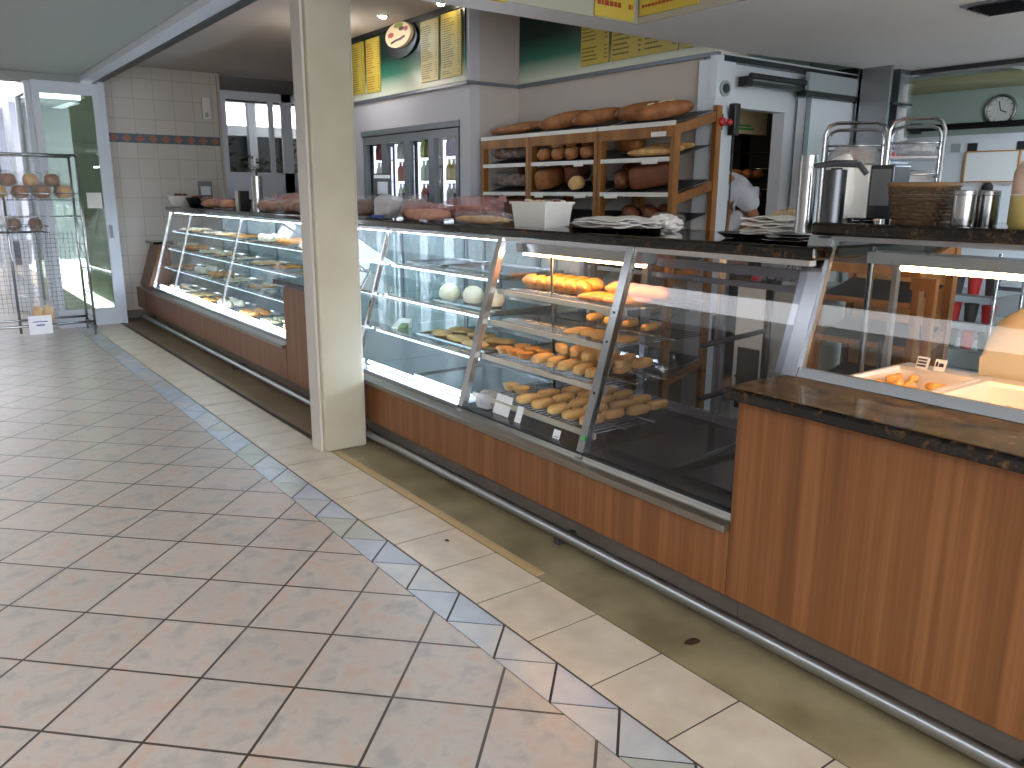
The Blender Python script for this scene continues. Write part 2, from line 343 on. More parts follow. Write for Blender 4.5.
# drinks wall, return wall, shelf wall
struct('wall_drinks', MB().box(3.85, 3.95, 5.83, 5.98, 0, 3.1).box(3.85, 3.95, 7.83, 8.6, 0, 3.1).box(3.85, 3.95, 5.98, 7.83, 2.2, 3.1).box(3.85, 5.5, 8.6, 8.7, 0, 3.1), 'menu_wall')
struct('wall_return', MB().box(3.95, 4.35, 5.83, 5.93, 0, 3.1), 'interior_wall')
struct('wall_shelves', MB().box(4.35, 4.42, 3.80, 5.93, 0, 3.1), 'interior_wall')
struct('trim_12', MB().box(3.825, 3.85, 5.81, 8.6, 2.47, 2.495).box(3.825, 4.35, 5.805, 5.83, 2.47, 2.495).box(4.32, 4.35, 3.66, 5.83, 2.47, 2.495), 'alu_grey')
struct('trim_13', MB().box(3.835, 3.85, 5.87, 8.1, 2.5, 3.08), 'menu_backing')
struct('trim_14', MB().box(4.335, 4.35, 3.7, 5.80, 2.5, 3.08), 'menu_backing')
struct('trim_15', MB().box(3.82, 3.86, 5.86, 8.1, 3.06, 3.1), 'black')
struct('trim_16', MB().box(4.31, 4.50, 3.655, 3.80, 0, 2.45, 0).box(4.30, 4.36, 3.64, 3.70, 2.2, 2.47), ['panel_white'])
# low soffit over the servery with upstands facing the mall
struct('ceiling_soffit', MB().prism([(3.35, -6), (6.12, -6), (6.12, 3.50), (4.36, 3.64), (2.02, 3.64), (2.02, 3.41), (3.35, 3.41)], 2.5, 3.1, 'z'), 'soffit')
struct('trim_17', MB().box(6.12, 6.2, -6, 3.5, 2.465, 2.5), 'steel_dark')
struct('trim_18', MB().box(6.10, 6.14, -6, 3.5, 2.45, 2.465), 'steel')
struct('trim_28', MB().box(3.342, 3.35, -6, 3.40, 2.5, 3.1).box(2.02, 3.35, 3.402, 3.41, 2.5, 3.1), 'upstand')
# coolroom front
struct('wall_coolroom', MB().box(4.50, 6.3, 3.70, 3.80, 2.17, 2.46).box(5.12, 6.3, 3.70, 3.80, 0, 2.17).box(4.35, 6.3, 3.70, 3.78, 2.46, 2.5), 'panel_white')
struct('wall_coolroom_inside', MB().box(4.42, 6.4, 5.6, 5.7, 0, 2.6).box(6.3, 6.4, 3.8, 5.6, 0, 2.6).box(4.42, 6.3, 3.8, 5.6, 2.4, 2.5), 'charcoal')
struct('floor_coolroom', MB().box(4.43, 6.3, 3.80, 5.6, 0, .08), 'steel_brushed')
struct('trim_19', MB().box(4.36, 5.9, 3.64, 3.70, 2.44, 2.475), 'steel_dark')
# kitchen behind
struct('wall_kitchen', MB().box(7.6, 7.7, -5, 6.5, 0, 3.1), 'kitchen_green')
struct('wall_kitchen_far', MB().box(6.3, 7.7, 4.9, 5.0, 0, 3.1), 'kitchen_green')
struct('trim_20', MB().box(7.1, 7.6, -5, 4.9, 2.56, 2.9), 'kitchen_green')
struct('trim_21', MB().box(7.08, 7.6, -5, 4.9, 2.50, 2.56), 'kitchen_yellow')
struct('ceiling_kitchen', MB().box(6.2, 7.6, -5, 4.9, 2.9, 3.1), 'soffit')
struct('trim_22', MB().prism([(2.9, 2.9), (3.25, 2.9), (2.9, 2.52), (2.6, 2.52)], 6.3, 7.08, 'x'), 'soffit')
struct('wall_shop_end', MB().box(2.4, 9.5, -4.2, -4.1, 0, 3.1), 'kitchen_green')
struct('wall_rear', MB().box(5.5, 5.6, 5.9, 8.7, 0, 3.1), 'interior_wall')
struct('wall_rear_far', MB().box(5.2, 5.3, 8.6, 11.4, 0, 3.1), 'interior_wall')
# far end of the mall
struct('wall_far_building', MB().box(-5, 6, 22, 22.2, 0, 3.5).box(-5, 6, 21.6, 22.2, 3.5, 3.62), 'far_wall')
struct('trim_23', MB().box(1.15, 1.30, 15.0, 15.2, 0, 3.6).box(-.6, -.45, 15.0, 15.2, 0, 3.6).box(2.52, 2.66, 14.9, 15.2, 0, 3.6), 'far_white')
struct('wall_mall_right_far', MB().box(2.3, 2.45, 11.5, 15.0, 0, 2.9), 'olive_wall')

struct('ceiling_added_shade', MB().box(-8, 8, 11.5, 20.5, 4.5, 4.7), 'outer_ceiling')  # roof added out of view to shade the far end
# square cream column
cl = MB().box(1.94, 2.215, 4.60, 4.79, 0, 3.3)
struct('trim_24', cl, 'column_cream', bevel=.012)
struct('trim_25', MB().box(2.215, 2.232, 4.63, 4.70, 0, 3.3).box(2.218, 2.245, 4.70, 4.78, 0, 3.3), 'column_trim')
struct('trim_26', MB().box(1.925, 1.942, 4.64, 4.78, 0, 3.3), 'column_trim')

# ================================================================== COUNTER
GX, GZ = 2.34, .425; TX, TZ = 2.62, 1.365          # glass foot and glass head
def gx(z, off=0.): return GX+(TX-GX)*(z-GZ)/(TZ-GZ)+off
def counter_base(y0, y1, label, top=.40, holes=None):
    t = thing('shop_counter', label, 'counter', (2.28, (y0+y1)/2, 0))
    h = (y1-y0)/2
    MB().box(0, .025, -h, h, .145, top).box(.025, .9, -h, -h+.02, .145, top).box(.025, .9, h-.02, h, .145, top).build('front_panel', 'wood_front', t)
    MB().box(.085, .11, -h, h, 0, .16).build('kick_plate', 'kick', t)
    return t
def sill(t, y0, y1, yc):
    MB().box(-.035, .075, y0-yc, y1-yc, .40, .428).build('steel_sill', 'sill_metal', t, bevel=.003)
t = counter_base(1.745, 4.93, 'low wood-veneer counter base under the warm and empty glass cases, right of the column'); sill(t, 1.745, 4.93, (1.745+4.93)/2)
t = counter_base(6.10, 10.78, 'low wood-veneer counter base under the long cold case left of the column'); sill(t, 6.10, 10.95, (6.10+10.78)/2)
def tall_counter(y0, y1, label, x1=.40):
    t = thing('shop_counter', label, 'counter', (2.28, (y0+y1)/2, 0)); h = (y1-y0)/2
    MB().box(0, .025, -h, h, .145, .905).box(.025, x1, h-.025, h, .145, .905).box(.025, x1, -h, -h+.025, .145, .905).build('front_panel', 'wood_front', t)
    MB().box(.085, .11, -h, h, 0, .16).build('kick_plate', 'kick', t)
    return t
tall_counter(-1.5, 1.742, 'tall wood-veneer servery counter base in the right foreground')
t = thing('shop_counter', 'tall wood-veneer counter block partly hidden behind the cream column', 'counter', (2.28, 5.70, 0))
MB().prism([(0, .145), (.055, .145), (.055, .42), (.19, .905), (0, .905)], -.39, .39, 'y').build('front_panel', 'wood_front', t)
MB().prism([(0, .145), (.055, .145), (.055, .40), (0, .40)], -.765, -.395, 'y').build('low_panel', 'wood_front', t)
MB().box(.085, .11, -.765, .39, 0, .16).build('kick_plate', 'kick', t)
t = thing('shop_counter', 'narrow wooden end piece with black ledge at the far end of the counter', 'counter', (2.28, 11.0, 0))
MB().prism([(0.05, .43), (.34, .43), (.34, .95), (.22, .95)], -.20, .28, 'y').box(0, .3, -.2, .28, .15, .40).build('front_panel', 'wood_front', t)
MB().box(.16, .40, -.14, .28, .95, .985).build('ledge', 'granite', t)
# foot rail
t = thing('foot_rail', 'round brushed steel foot rail running along the foot of the counter', 'foot rail', (2.262, 4.7, 0))
MB().tube([(0, -6.0, .062), (0, 6.2, .062)], .027, 16, caps=True).build('rail', 'steel_brushed', t)
for y in (.72, 2.7, 4.9, 7.4, 9.4): MB().box(-.008, .10, y-4.7-.015, y-4.7+.015, .0, .045).build('bracket', 'charcoal', t)
# granite ledges and worktops
def slab(name, x0, x1, y0, y1, z0, z1, label, cat):
    o = MB().box(-(x1-x0)/2, (x1-x0)/2, -(y1-y0)/2, (y1-y0)/2, 0, z1-z0).build(name, 'granite', loc=((x0+x1)/2, (y0+y1)/2, z0), bevel=.011)
    return tag(o, label, cat)
o = slab('serving_ledge', 2.215, 2.66, -1.5, 1.765, .906, .950, 'polished speckled granite serving ledge on the tall servery counter', 'ledge')
MB().box(-.205, .22, -1.62, 1.615, .0435, .0446).build('reflection_sheet', 'granite_reflection', o)['label'] = 'speckled top sheet, brown painted in for the reflected wood'  # thin sheet over the black slab; its brown is painted reflection
slab('serving_ledge', 2.215, 2.472, 5.27, 6.13, .906, .950, 'short black granite ledge beside the left face of the column', 'ledge')
slab('worktop', 2.585, 3.36, 1.70, 10.72, 1.372, 1.420, 'long black granite worktop over all the low display cases', 'worktop')
slab('worktop', 2.67, 3.36, -1.5, 1.78, 1.458, 1.505, 'raised black granite top over the hot food servery at right', 'worktop')
slab('worktop', 2.66, 3.36, 1.70, 1.775, 1.421, 1.457, 'black granite spacer under the raised servery top', 'worktop') if False else None

# ------------------------------------------------------------------ display cases
def pane_quad(y0, y1, z0=GZ+.01, z1=TZ-.012, th=.006, off=0.):
    m = MB(); return m.prism([(gx(z0, off), z0), (gx(z0, off)+th, z0), (gx(z1, off)+th, z1), (gx(z1, off), z1)], y0, y1, 'y')
def post(m, y0, y1, d0=-.012, d1=.02, z0=GZ, z1=TZ, mi=0):
    return m.prism([(gx(z0, d0), z0), (gx(z0, d1), z0), (gx(z1, d1), z1), (gx(z1, d0), z1)], y0, y1, 'y', mi)
BX = 3.22
def case_common(t, yc, y0, y1, deck, backdoors, frame='steel', glassm='front_glass', panes=None, backm='clear_glass'):
    """all coordinates absolute; the thing sits at (0,yc,0)"""
    def sh(mb): mb.v = [(a, b-yc, c) for a, b, c in mb.v]; return mb
    sh(MB().box(gx(GZ, -.01), BX, y0, y1, .428, .455)).build('deck', deck, t)
    sh(MB().box(gx(GZ, -.012), gx(GZ, .03), y0, y1, .428, .445)).build('foot_trim', frame, t)
    sh(MB().box(gx(TZ, -.01), gx(TZ, .03), y0, y1, TZ-.016, TZ+.004)).build('head_trim', frame, t)
    for a, b in (panes or [(y0+.006, y1-.006)]): sh(pane_quad(a, b)).build('front_pane', glassm, t)
    bk = MB(); n = backdoors; w = (y1-y0)/n
    bk.box(BX, BX+.03, y0, y1, .455, .50).box(BX, BX+.03, y0, y1, 1.32, 1.37)
    for i in range(n+1):
        c = y0+w*i; bk.box(BX, BX+.03, max(y0, c-.02), min(y1, c+.02), .5, 1.32)
    sh(bk).build('back_frame', 'alu_grey', t)
    for i in range(n):
        d = sh(MB().box(BX+.01, BX+.016, y0+w*i+.02, y0+w*(i+1)-.02, .5, 1.32)).build('back_door', backm, t)
        sh(MB().box(BX+.017, BX+.03, y0+w*i+.04, y0+w*i+.055, .85, 1.0)).build('handle', 'charcoal', d)
    return sh
def tray(name, label, x0, x1, y0, y1, z, m='steel', group=None, lip=.012):
    w, d = (x1-x0)/2, (y1-y0)/2
    b = MB().box(-w, w, -d, d, 0, .003)
    for a in (b.box(-w, w, -d, -d+.006, .003, lip), b.box(-w, w, d-.006, d, .003, lip), b.box(-w, -w+.006, -d+.006, d-.006, .003, lip), b.box(w-.006, w, -d+.006, d-.006, .003, lip)): pass
    return tag(b.build(name, m, loc=((x0+x1)/2, (y0+y1)/2, z)), label, 'tray', group)

# --- long cold case, left of the column
y0, y1 = 4.96, 10.62; yc = (y0+y1)/2
t = thing('cold_display_case', 'long brightly lit cold glass display case left of the column', 'display case', (0, yc, 0))
dv = [y0, 6.9, 7.98, 9.72, y1]
sh = case_common(t, yc, y0, y1, 'steel_brushed', 6, 'steel', 'front_glass', [(dv[i]+.004, dv[i+1]-.004) for i in range(4)], 'frost')
for d in (7.98, 9.72): sh(post(MB(), d-.012, d+.012, -.008, .008)).build('glazing_bar', 'steel', t)
sh(post(MB(), y1-.012, y1, -.01, .02)).build('end_post', 'steel', t); sh(post(MB(), y0, y0+.02, -.01, .02)).build('end_post', 'steel', t)
for z in (1.14, .93, .71):
    s_ = MB().box(gx(z, .05), BX-.03, y0+.03, y1-.03, z-.008, z); sp = sh(s_).build('shelf', 'shelf_glass', t)
    sh(MB().box(gx(z, .045), gx(z, .056), y0+.03, y1-.03, z-.014, z+.004)).build('shelf_edge', 'chrome', sp)
    sh(MB().box(gx(z, .057), gx(z, .075), y0+.04, y1-.04, z-.022, z-.009)).build('shelf_light', 'shelf_light', sp)
sh(MB().tube([(gx(1.34, .05), y0+.05, 1.352), (gx(1.34, .05), y1-.03, 1.352)], .010, 8)).build('light_tube', 'tube_cool', t)
sh(MB().tube([(gx(.48, .06), y0+.05, .475), (gx(.48, .06), y1-.05, .475)], .009, 8)).build('light_tube', 'tube_cool', t)
# --- cold case between the column and the warm case
y0, y1 = 3.67, 4.95; yc = (y0+y1)/2
t = thing('cold_display_case', 'white lit cold glass case between the column and the warm pastry case', 'display case', (0, yc, 0))
sh = case_common(t, yc, y0, y1, 'steel_brushed', 3, backm='frost')
for z in (1.14, .935, .71):
    sp = sh(MB().box(gx(z, .05), BX-.03, y0+.01, y1-.03, z-.008, z)).build('shelf', 'shelf_glass', t)
    sh(MB().box(gx(z, .045), gx(z, .056), y0+.01, y1-.03, z-.010, z+.004)).build('shelf_edge', 'chrome', sp)
    sh(MB().box(gx(z, .05), gx(z, .07), y0+.02, y1-.04, z-.024, z-.011)).build('shelf_light', 'shelf_light', sp)
br = MB()
for yy in (y0+.2, y1-.3):
    br.box(BX-.04, BX-.02, yy, yy+.02, .455, 1.34)
    for z in (1.12, .915, .69): br.prism([(BX-.04, z), (gx(z, .1), z), (gx(z, .1), z-.008), (BX-.04, z-.05)], yy+.004, yy+.016, 'y')
sh(br).build('shelf_bracket', 'steel', t)
sh(MB().tube([(gx(1.34, .05), y0+.03, 1.352), (gx(1.34, .05), y1-.03, 1.352)], .010, 8)).build('light_tube', 'tube_cool', t)
sh(MB().tube([(gx(.48, .06), y0+.05, .478), (gx(.48, .06), y1-.03, .478)], .009, 8)).build('light_tube', 'tube_cool', t)
# --- warm case
y0, y1 = 2.62, 3.67; yc = (y0+y1)/2
t = thing('warm_display_case', 'steel framed heated glass case glowing warm, filled with pastries and pies', 'display case', (0, yc, 0))
sh = case_common(t, yc, y0, y1, 'deck_dark', 2, 'chrome', 'warm_glass')
m = MB(); post(m, y1-.045, y1, -.016, .02); sh(m).build('end_post', 'steel', t)
m = MB(); post(m, y0, y0+.045, -.016, .02)
sh(m).build('end_post', 'steel', t)
for z in (.52, .60, .72, .86, .95, 1.08):
    sh(MB().tube([(gx(z, -.018), y0+.022, z), (gx(z, -.012), y0+.022, z)], .006, 8)).build('screw', 'charcoal', t) if z in (.72, .95, 1.08) else None
for z in (1.085, .917, .73, .523):
    x0 = gx(z, .05)
    r = MB(); r.box(x0, x0+.012, y0+.02, y1-.02, z-.026, z)
    se = sh(r).build('shelf_edge', 'steel_edge')
    r = MB()
    for k in range(26):
        yy = y0+.04+k*(y1-y0-.08)/25; r.tube([(x0+.01, yy, z-.004), (BX-.03, yy, z-.004)], .0022, 5)
    for xx in (x0+.2, x0+.4): r.tube([(xx, y0+.02, z-.008), (xx, y1-.02, z-.008)], .004, 6)
    se.parent = sh(r).build('wire_shelf', 'steel', t)
sh(MB().box(2.70, 2.79, y0+.04, y1-.04, 1.285, 1.335)).build('heater_housing', 'steel', t)
sh(MB().tube([(2.745, y0+.06, 1.277), (2.745, y1-.06, 1.277)], .010, 8)).build('heat_lamp', 'tube_warm', t)
sh(MB().tube([(2.74, y1-.35, .5), (2.70, y1-.35, 1.28)], .008, 8)).build('upright', 'steel_dark', t)
# --- empty dark case
y0, y1 = 1.73, 2.615; yc = (y0+y1)/2
t = thing('empty_display_case', 'empty dark glass display case beside the tall servery counter', 'display case', (0, yc, 0))
sh = case_common(t, yc, y0, y1, 'deck_dark', 2, 'chrome', 'dark_glass')
sh(MB().box(2.67, 2.70, y0+.02, y1-.08, 1.290, 1.325).box(2.67, 2.69, y0+.02, y1-.08, 1.24, 1.262)).build('top_rail', 'steel', t)
sh(MB().box(2.45, 3.10, y0+.03, y0+.40, .456, .475).box(2.45, 3.10, y0+.46, y1-.05, .456, .475)).build('warming_plate', 'deck_dark', t)
sh(MB().tube([(2.45, y0+.43, .50), (3.05, y0+.50, .50)], .008, 8).box(2.96, 3.08, y0+.40, y0+.50, .475, .51)).build('element', 'steel_dark', t)
sf = MB()
for yy in (y1-.30,):
    sf.tube([(BX-.02, yy, .5), (BX-.02, yy, 1.22)], .018, 8)
    for z in (.98, .74): sf.tube([(BX-.02, yy, z), (2.72, yy-.02, z-.02)], .012, 6)
    sf.tube([(BX-.02, yy, 1.2), (BX-.02, yy+.12, 1.32)], .004, 5).tube([(BX-.02, yy, 1.2), (BX-.02, yy-.12, 1.32)], .004, 5)
sh(sf).build('shelf_bracket', 'charcoal', t)
# --- hot food servery
y0, y1 = -1.4, 1.71; HB, HT = (2.575, .955), (2.72, 1.452)
def hx(z, o=0): return HB[0]+(HT[0]-HB[0])*(z-HB[1])/(HT[1]-HB[1])+o
t = thing('hot_food_servery', 'heated glass-fronted servery with steel food pans on the tall counter', 'display case', (0, y1, 0))
def sh(mb): mb.v = [(a, b-1.71, c) for a, b, c in mb.v]; return mb
m = MB().prism([(hx(.952, -.02), .952), (hx(.952, .02), .952), (hx(1.455, .02), 1.455), (hx(1.455, -.02), 1.455)], 1.712, 1.80, 'y')
sh(m).build('end_panel', 'steel', t)
sh(MB().prism([(hx(.952, -.012), .952), (hx(.952, .012), .952), (hx(.985, .014), .985), (hx(.985, -.006), .985)], y0, 1.71, 'y').box(hx(1.44, -.01), hx(1.44, .012), y0, 1.71, 1.440, 1.457).prism([(hx(.985, -.008), .985), (hx(.985, .01), .985), (hx(1.44, .01), 1.44), (hx(1.44, -.008), 1.44)], 1.698, 1.712, 'y')).build('frame', 'steel_brushed', t)
sh(MB().prism([(hx(.985), .985), (hx(.985, .006), .985), (hx(1.44, .006), 1.44), (hx(1.44), 1.44)], y0, 1.698, 'y')).build('front_pane', 'front_glass', t)
sh(MB().box(2.76, 2.90, y0, 1.60, 1.365, 1.405)).build('heater_housing', 'steel', t)
sh(MB().tube([(2.82, -.8, 1.352), (2.82, 1.50, 1.352)], .011, 8)).build('heat_lamp', 'tube_warm', t)
b = MB()
for k in range(16): b.blob((2.80, 1.46-.035*k, 1.352), (.010, .012, .008), 8, 6)
sh(b).build('lamp_beads', 'warm_bead', t)
sh(MB().tube([(2.83, 1.62, .95), (2.83, 1.62, 1.42)], .012, 10)).build('support_post', 'steel_dark', t)
dk = MB().box(2.62, 2.70, y0, 1.70, .90, .915).box(3.22, 3.34, y0, 1.70, .90, .915).box(2.62, 3.34, y0, 1.70, .70, .72).box(3.31, 3.34, y0, 1.70, .15, .90)
ps = [1.68-.345*k for k in range(9)]
for p in ps: dk.box(2.70, 3.22, p, p+.022, .90, .915)
sh(dk).build('pan_surround', 'steel_pan', t)

def food_pan(yb, label, food=None, side='front'):
    # open steel pan hanging in the surround; yb = far end
    t = thing('food_pan', label, 'food pan', (2.96, yb-.162, .916), group=None)
    w, d = .255, .158
    m = MB()
    o, i = [(-w, -d), (w, -d), (w, d), (-w, d)], [(-w+.03, -d+.03), (w-.03, -d+.03), (w-.03, d-.03), (-w+.03, d-.03)]
    def ring(pts, z): return [(a, b, z) for a, b in pts]
    def inset(q): return [(-w+q, -d+q), (w-q, -d+q), (w-q, d-q), (-w+q, d-q)]
    loops = [ring(inset(-.004), 0.0), ring(inset(-.004), .008), ring(inset(.012), .008), ring(inset(.02), -.006), ring(inset(.035), -.07)]
    vs = [v for l in loops for v in l]; fs = []
    for k in range(len(loops)-1):
        for q in range(4): fs.append((k*4+q, k*4+(q+1) % 4, (k+1)*4+(q+1) % 4, (k+1)*4+q))
    fs.append((16, 17, 18, 19)); m.add(vs, fs); m.build('pan', 'steel_pan', t)
    if food:
        f = MB(); r = random.Random(len(label))
        for _ in range(34):
            if side == 'front': x, y_ = r.uniform(-.2, -.05), r.uniform(-.11, .11)
            else: x, y_ = r.uniform(-.2, .2), r.uniform(-.11, .11)
            f.blob((x, y_, -.035+r.uniform(0, .02)), (r.uniform(.02, .035), r.uniform(.015, .03), r.uniform(.012, .022)), 8, 6, noise=.2, seed=r.random())
        o = f.build('food', food, t); o['kind'] = 'stuff'
    return t
names = ['steel food pan nearest the steel end post, holding orange baked food', 'second steel food pan from the end post, orange food at its front edge', 'empty steel food pan in the middle of the servery glass', 'empty steel food pan behind the glass at the right edge of the photo']
for k in range(4): food_pan(1.68-.345*k, names[k], 'filling' if k < 2 else None, 'all' if k == 0 else 'front')
for i, (y, w, lb) in enumerate(((1.60, .05, 'white label card with printed lines standing behind the food pans, left one'), (1.53, .045, 'white label card with a small picture behind the food pans, right one'))):
    t = thing('label_card', lb, 'card', (3.25, y, .917), 0)
    MB().prism([(0, 0), (.002, 0), (.020, .045), (.018, .045)], -w/2, w/2, 'y').build('card', 'paper', t)
    p = MB()
    if i == 0:
        for k in range(3): p.prism([(.0025+k*.005-.001, .009+k*.012), (.0032+k*.005-.001, .009+k*.012), (.0060+k*.005-.001, .015+k*.012), (.0052+k*.005-.001, .015+k*.012)], -.018, .018, 'y')
    else: p.prism([(.0055, .018), (.007, .018), (.012, .032), (.0105, .032)], -.016, .002, 'y').prism([(.0055, .018), (.007, .018), (.014, .036), (.0125, .036)], .007, .015, 'y')
    p.v = [(a-.004, b, c) for a, b, c in p.v]; p.build('print', 'ink', t)

# ================================================================== MENUS, SIGNS
def board(label, plane, axis, a0, a1, z0, z1, rows, cols=1, yellow='yellow_board', name='menu_board', ink='print_dark', head=True, group=None):
    """flat printed board on a wall; axis 'x' = faces -X at x=plane spanning Y, axis 'y' = faces -Y at y=plane spanning X"""
    t = thing(name, label, 'menu board', (plane, (a0+a1)/2, z0) if axis == 'x' else ((a0+a1)/2, plane, z0)); w = abs(a1-a0)/2; h = z1-z0
    def bx(m, u0, u1, d0, d1, za, zb):
        return m.box(-d1, -d0, u0, u1, za, zb) if axis == 'x' else m.box(u0, u1, -d1, -d0, za, zb)
    bx(MB(), -w, w, 0, .012, 0, h).build('panel', yellow, t)
    p = MB(); r = random.Random(int(abs(a0)*1000)); s = -1 if axis == 'x' else 1
    cw = 2*w/cols; step = (h-.06)/rows
    for c in range(cols):
        for k in range(rows):
            if rows > 6 and r.random() < .07: continue
            zz = h-.04-(k+.5)*step; L = r.uniform(.35, .62)*cw
            u = -w+c*cw+.05*cw
            # name of the item at the reader's left, price at the right
            for (ua, ub) in ((u, u+L), (u+cw*.80, u+cw*.90)):
                # words broken into short dashes
                q = ua
                while q < ub-.004:
                    e = min(ub, q+r.uniform(.012, .03)); A, B = (s*q, s*e) if s > 0 else (-e, -q); bx(p, A, B, .012, .0135, zz, zz+step*.34); q = e+.006
    p.build('lettering', ink, t)
    return t
board('yellow menu board at the left end of the drinks wall, beside the column', 3.835, 'x', 7.68, 7.93, 2.56, 3.04, 20)
board('yellow menu board just left of the oval sign', 3.835, 'x', 7.34, 7.62, 2.55, 3.04, 20, ink='print_red')
board('yellow menu board just right of the oval sign', 3.835, 'x', 6.27, 6.56, 2.545, 3.04, 24)
board('spotlit yellow menu board at the right end of the drinks wall', 3.835, 'x', 5.915, 6.22, 2.545, 3.05, 24)
board('narrow yellow price list next to the green panel above the bread racks', 4.335, 'x', 4.69, 5.0, 2.55, 3.0, 14)
board('wide two-column yellow price list above the bread racks', 4.335, 'x', 4.01, 4.66, 2.55, 3.0, 12, 2)
board('short plain yellow board above the right end of the bread racks', 4.335, 'x', 3.72, 3.98, 2.55, 3.0, 2, yellow='yellow_board')
board('yellow board on the beam upstand, left of its corner', 3.40, 'y', 3.02, 3.30, 2.505, 3.0, 6, name='menu_board', ink='print_red')
board('yellow board at the far left of the beam upstand, mostly out of frame', 3.40, 'y', 2.08, 2.45, 2.49, 3.0, 3)
board('yellow menu board right of the upstand corner, facing the mall', 3.342, 'x', 2.97, 3.38, 2.532, 3.0, 10, 1, ink='print_red')
board('yellow menu board furthest right on the upstand over the servery', 3.342, 'x', 2.45, 2.90, 2.532, 3.0, 10)
t = thing('oval_sign', 'lit oval cream shop sign with red and green marks on a black surround', 'sign', (3.835, 6.90, 2.985))
def oval(m, ry, rz, d0, d1, mi=0, cy=0, cz=0, n=40):
    return m.prism([(cy+ry*math.cos(2*PI*k/n), cz+rz*math.sin(2*PI*k/n)) for k in range(n)], -d1, -d0, 'x', mi)
oval(MB(), .29, .155, 0, .02, 0, 0, -.035).build('surround', 'black', t)
oval(MB(), .235, .105, .02, .05).build('face', 'sign_lit', t)
m = MB(); oval(m, .055, .022, .05, .052, 0, .13, .012, 20); oval(m, .035, .020, .05, .052, 0, -.15, .035, 20); oval(m, .085, .022, .05, .053, 1, -.02, .078, 20); oval(m, .05, .016, 0.0502, .0522, 3, -.07, .045, 16)
m.prism([(-.13, -.030), (-.05, -.048), (.04, -.052), (.12, -.066), (.13, -.050), (.05, -.036), (-.04, -.030), (-.12, -.016)], -.054, -.05, 'x', 3)
m.build('emblem', ['sign_red', 'sign_green', 'sign_cream', 'sign_brown'], t)

# ================================================================== DRINKS FRIDGE
t = thing('drinks_fridge', 'built-in drinks fridge with four tall glass doors in the far wall', 'fridge', (3.85, 6.905, 0))
MB().box(.55, .6, -.92, .92, 0, 2.19).box(0.05, .6, -.92, -.90, 0, 2.19).box(0.05, .6, .90, .92, 0, 2.19).box(0.05, .6, -.9, .9, 2.14, 2.19).box(.05, .6, -.9, .9, 0, .2).build('cabinet', 'charcoal', t)
MB().box(-.01, .02, -.925, .925, 2.15, 2.2).build('head_trim', 'alu_grey', t)
dw = 1.80/4
for d in range(4):
    a = -.90+dw*d; b = a+dw
    f = MB().box(0, .05, a, a+.05, .1, 2.14).box(0, .05, b-.05, b, .1, 2.14).box(0, .05, a+.05, b-.05, 2.07, 2.14).box(0, .05, a+.05, b-.05, .1, .2)
    dr = f.build('door', 'alu_grey', t); MB().box(.02, .026, a+.05, b-.05, .2, 2.07).build('pane', 'fridge_glass', dr)
    MB().box(-.03, -.015, a+.02, a+.04, 1.0, 1.6).build('handle', 'charcoal', dr)
    MB().box(.09, .30, b-.068, b-.056, .22, 2.06).build('light_panel', 'tube_fridge', t)
    MB().box(.07, .54, b-.055, b-.045, .2, 2.07).build('divider', 'charcoal', t)
    sh_ = MB()
    for z in (.6, .9, 1.2, 1.5, 1.71, 1.92): sh_.box(.12, .5, a+.03, b-.22, z-.01, z)
    sh_.build('wire_shelf', 'chrome', t)
bp = None
BM = ['plastic_white', 'red_food', 'oil', 'sign_red', 'blue_plastic', 'choc', 'plastic_white', 'yellow_board', 'jug_pink', 'green_plastic']
dn = ['rightmost', 'third', 'second', 'leftmost']
for d in range(4):
    for zi, z in enumerate((1.5, 1.71, 1.92)):
        mm = BM[(d*3+zi*7) % 10]
        for k in range(3):
            y = 6.905 + (-.90+dw*d) + .19 + k*.07
            b = MB().lathe([(.030, 0), (.032, .01), (.032, .10), (.026, .125), (.012, .15), (.012, .17), (.0001, .171)], n=12)
            b.build  # bottle body
            o = b.build('drink_bottle', mm, loc=(3.85+.115, y, z)); MB().lathe([(.014, .1715), (.014, .185), (.0001, .186)], n=10).build('cap', 'plastic_white', o)
            tag(o, 'small drink bottle on the %s shelf behind the %s fridge door' % (['lower', 'middle', 'upper'][zi], dn[d]), 'bottle', 'drinks on the %s shelf behind the %s fridge door' % (['lower', 'middle', 'upper'][zi], dn[d]))

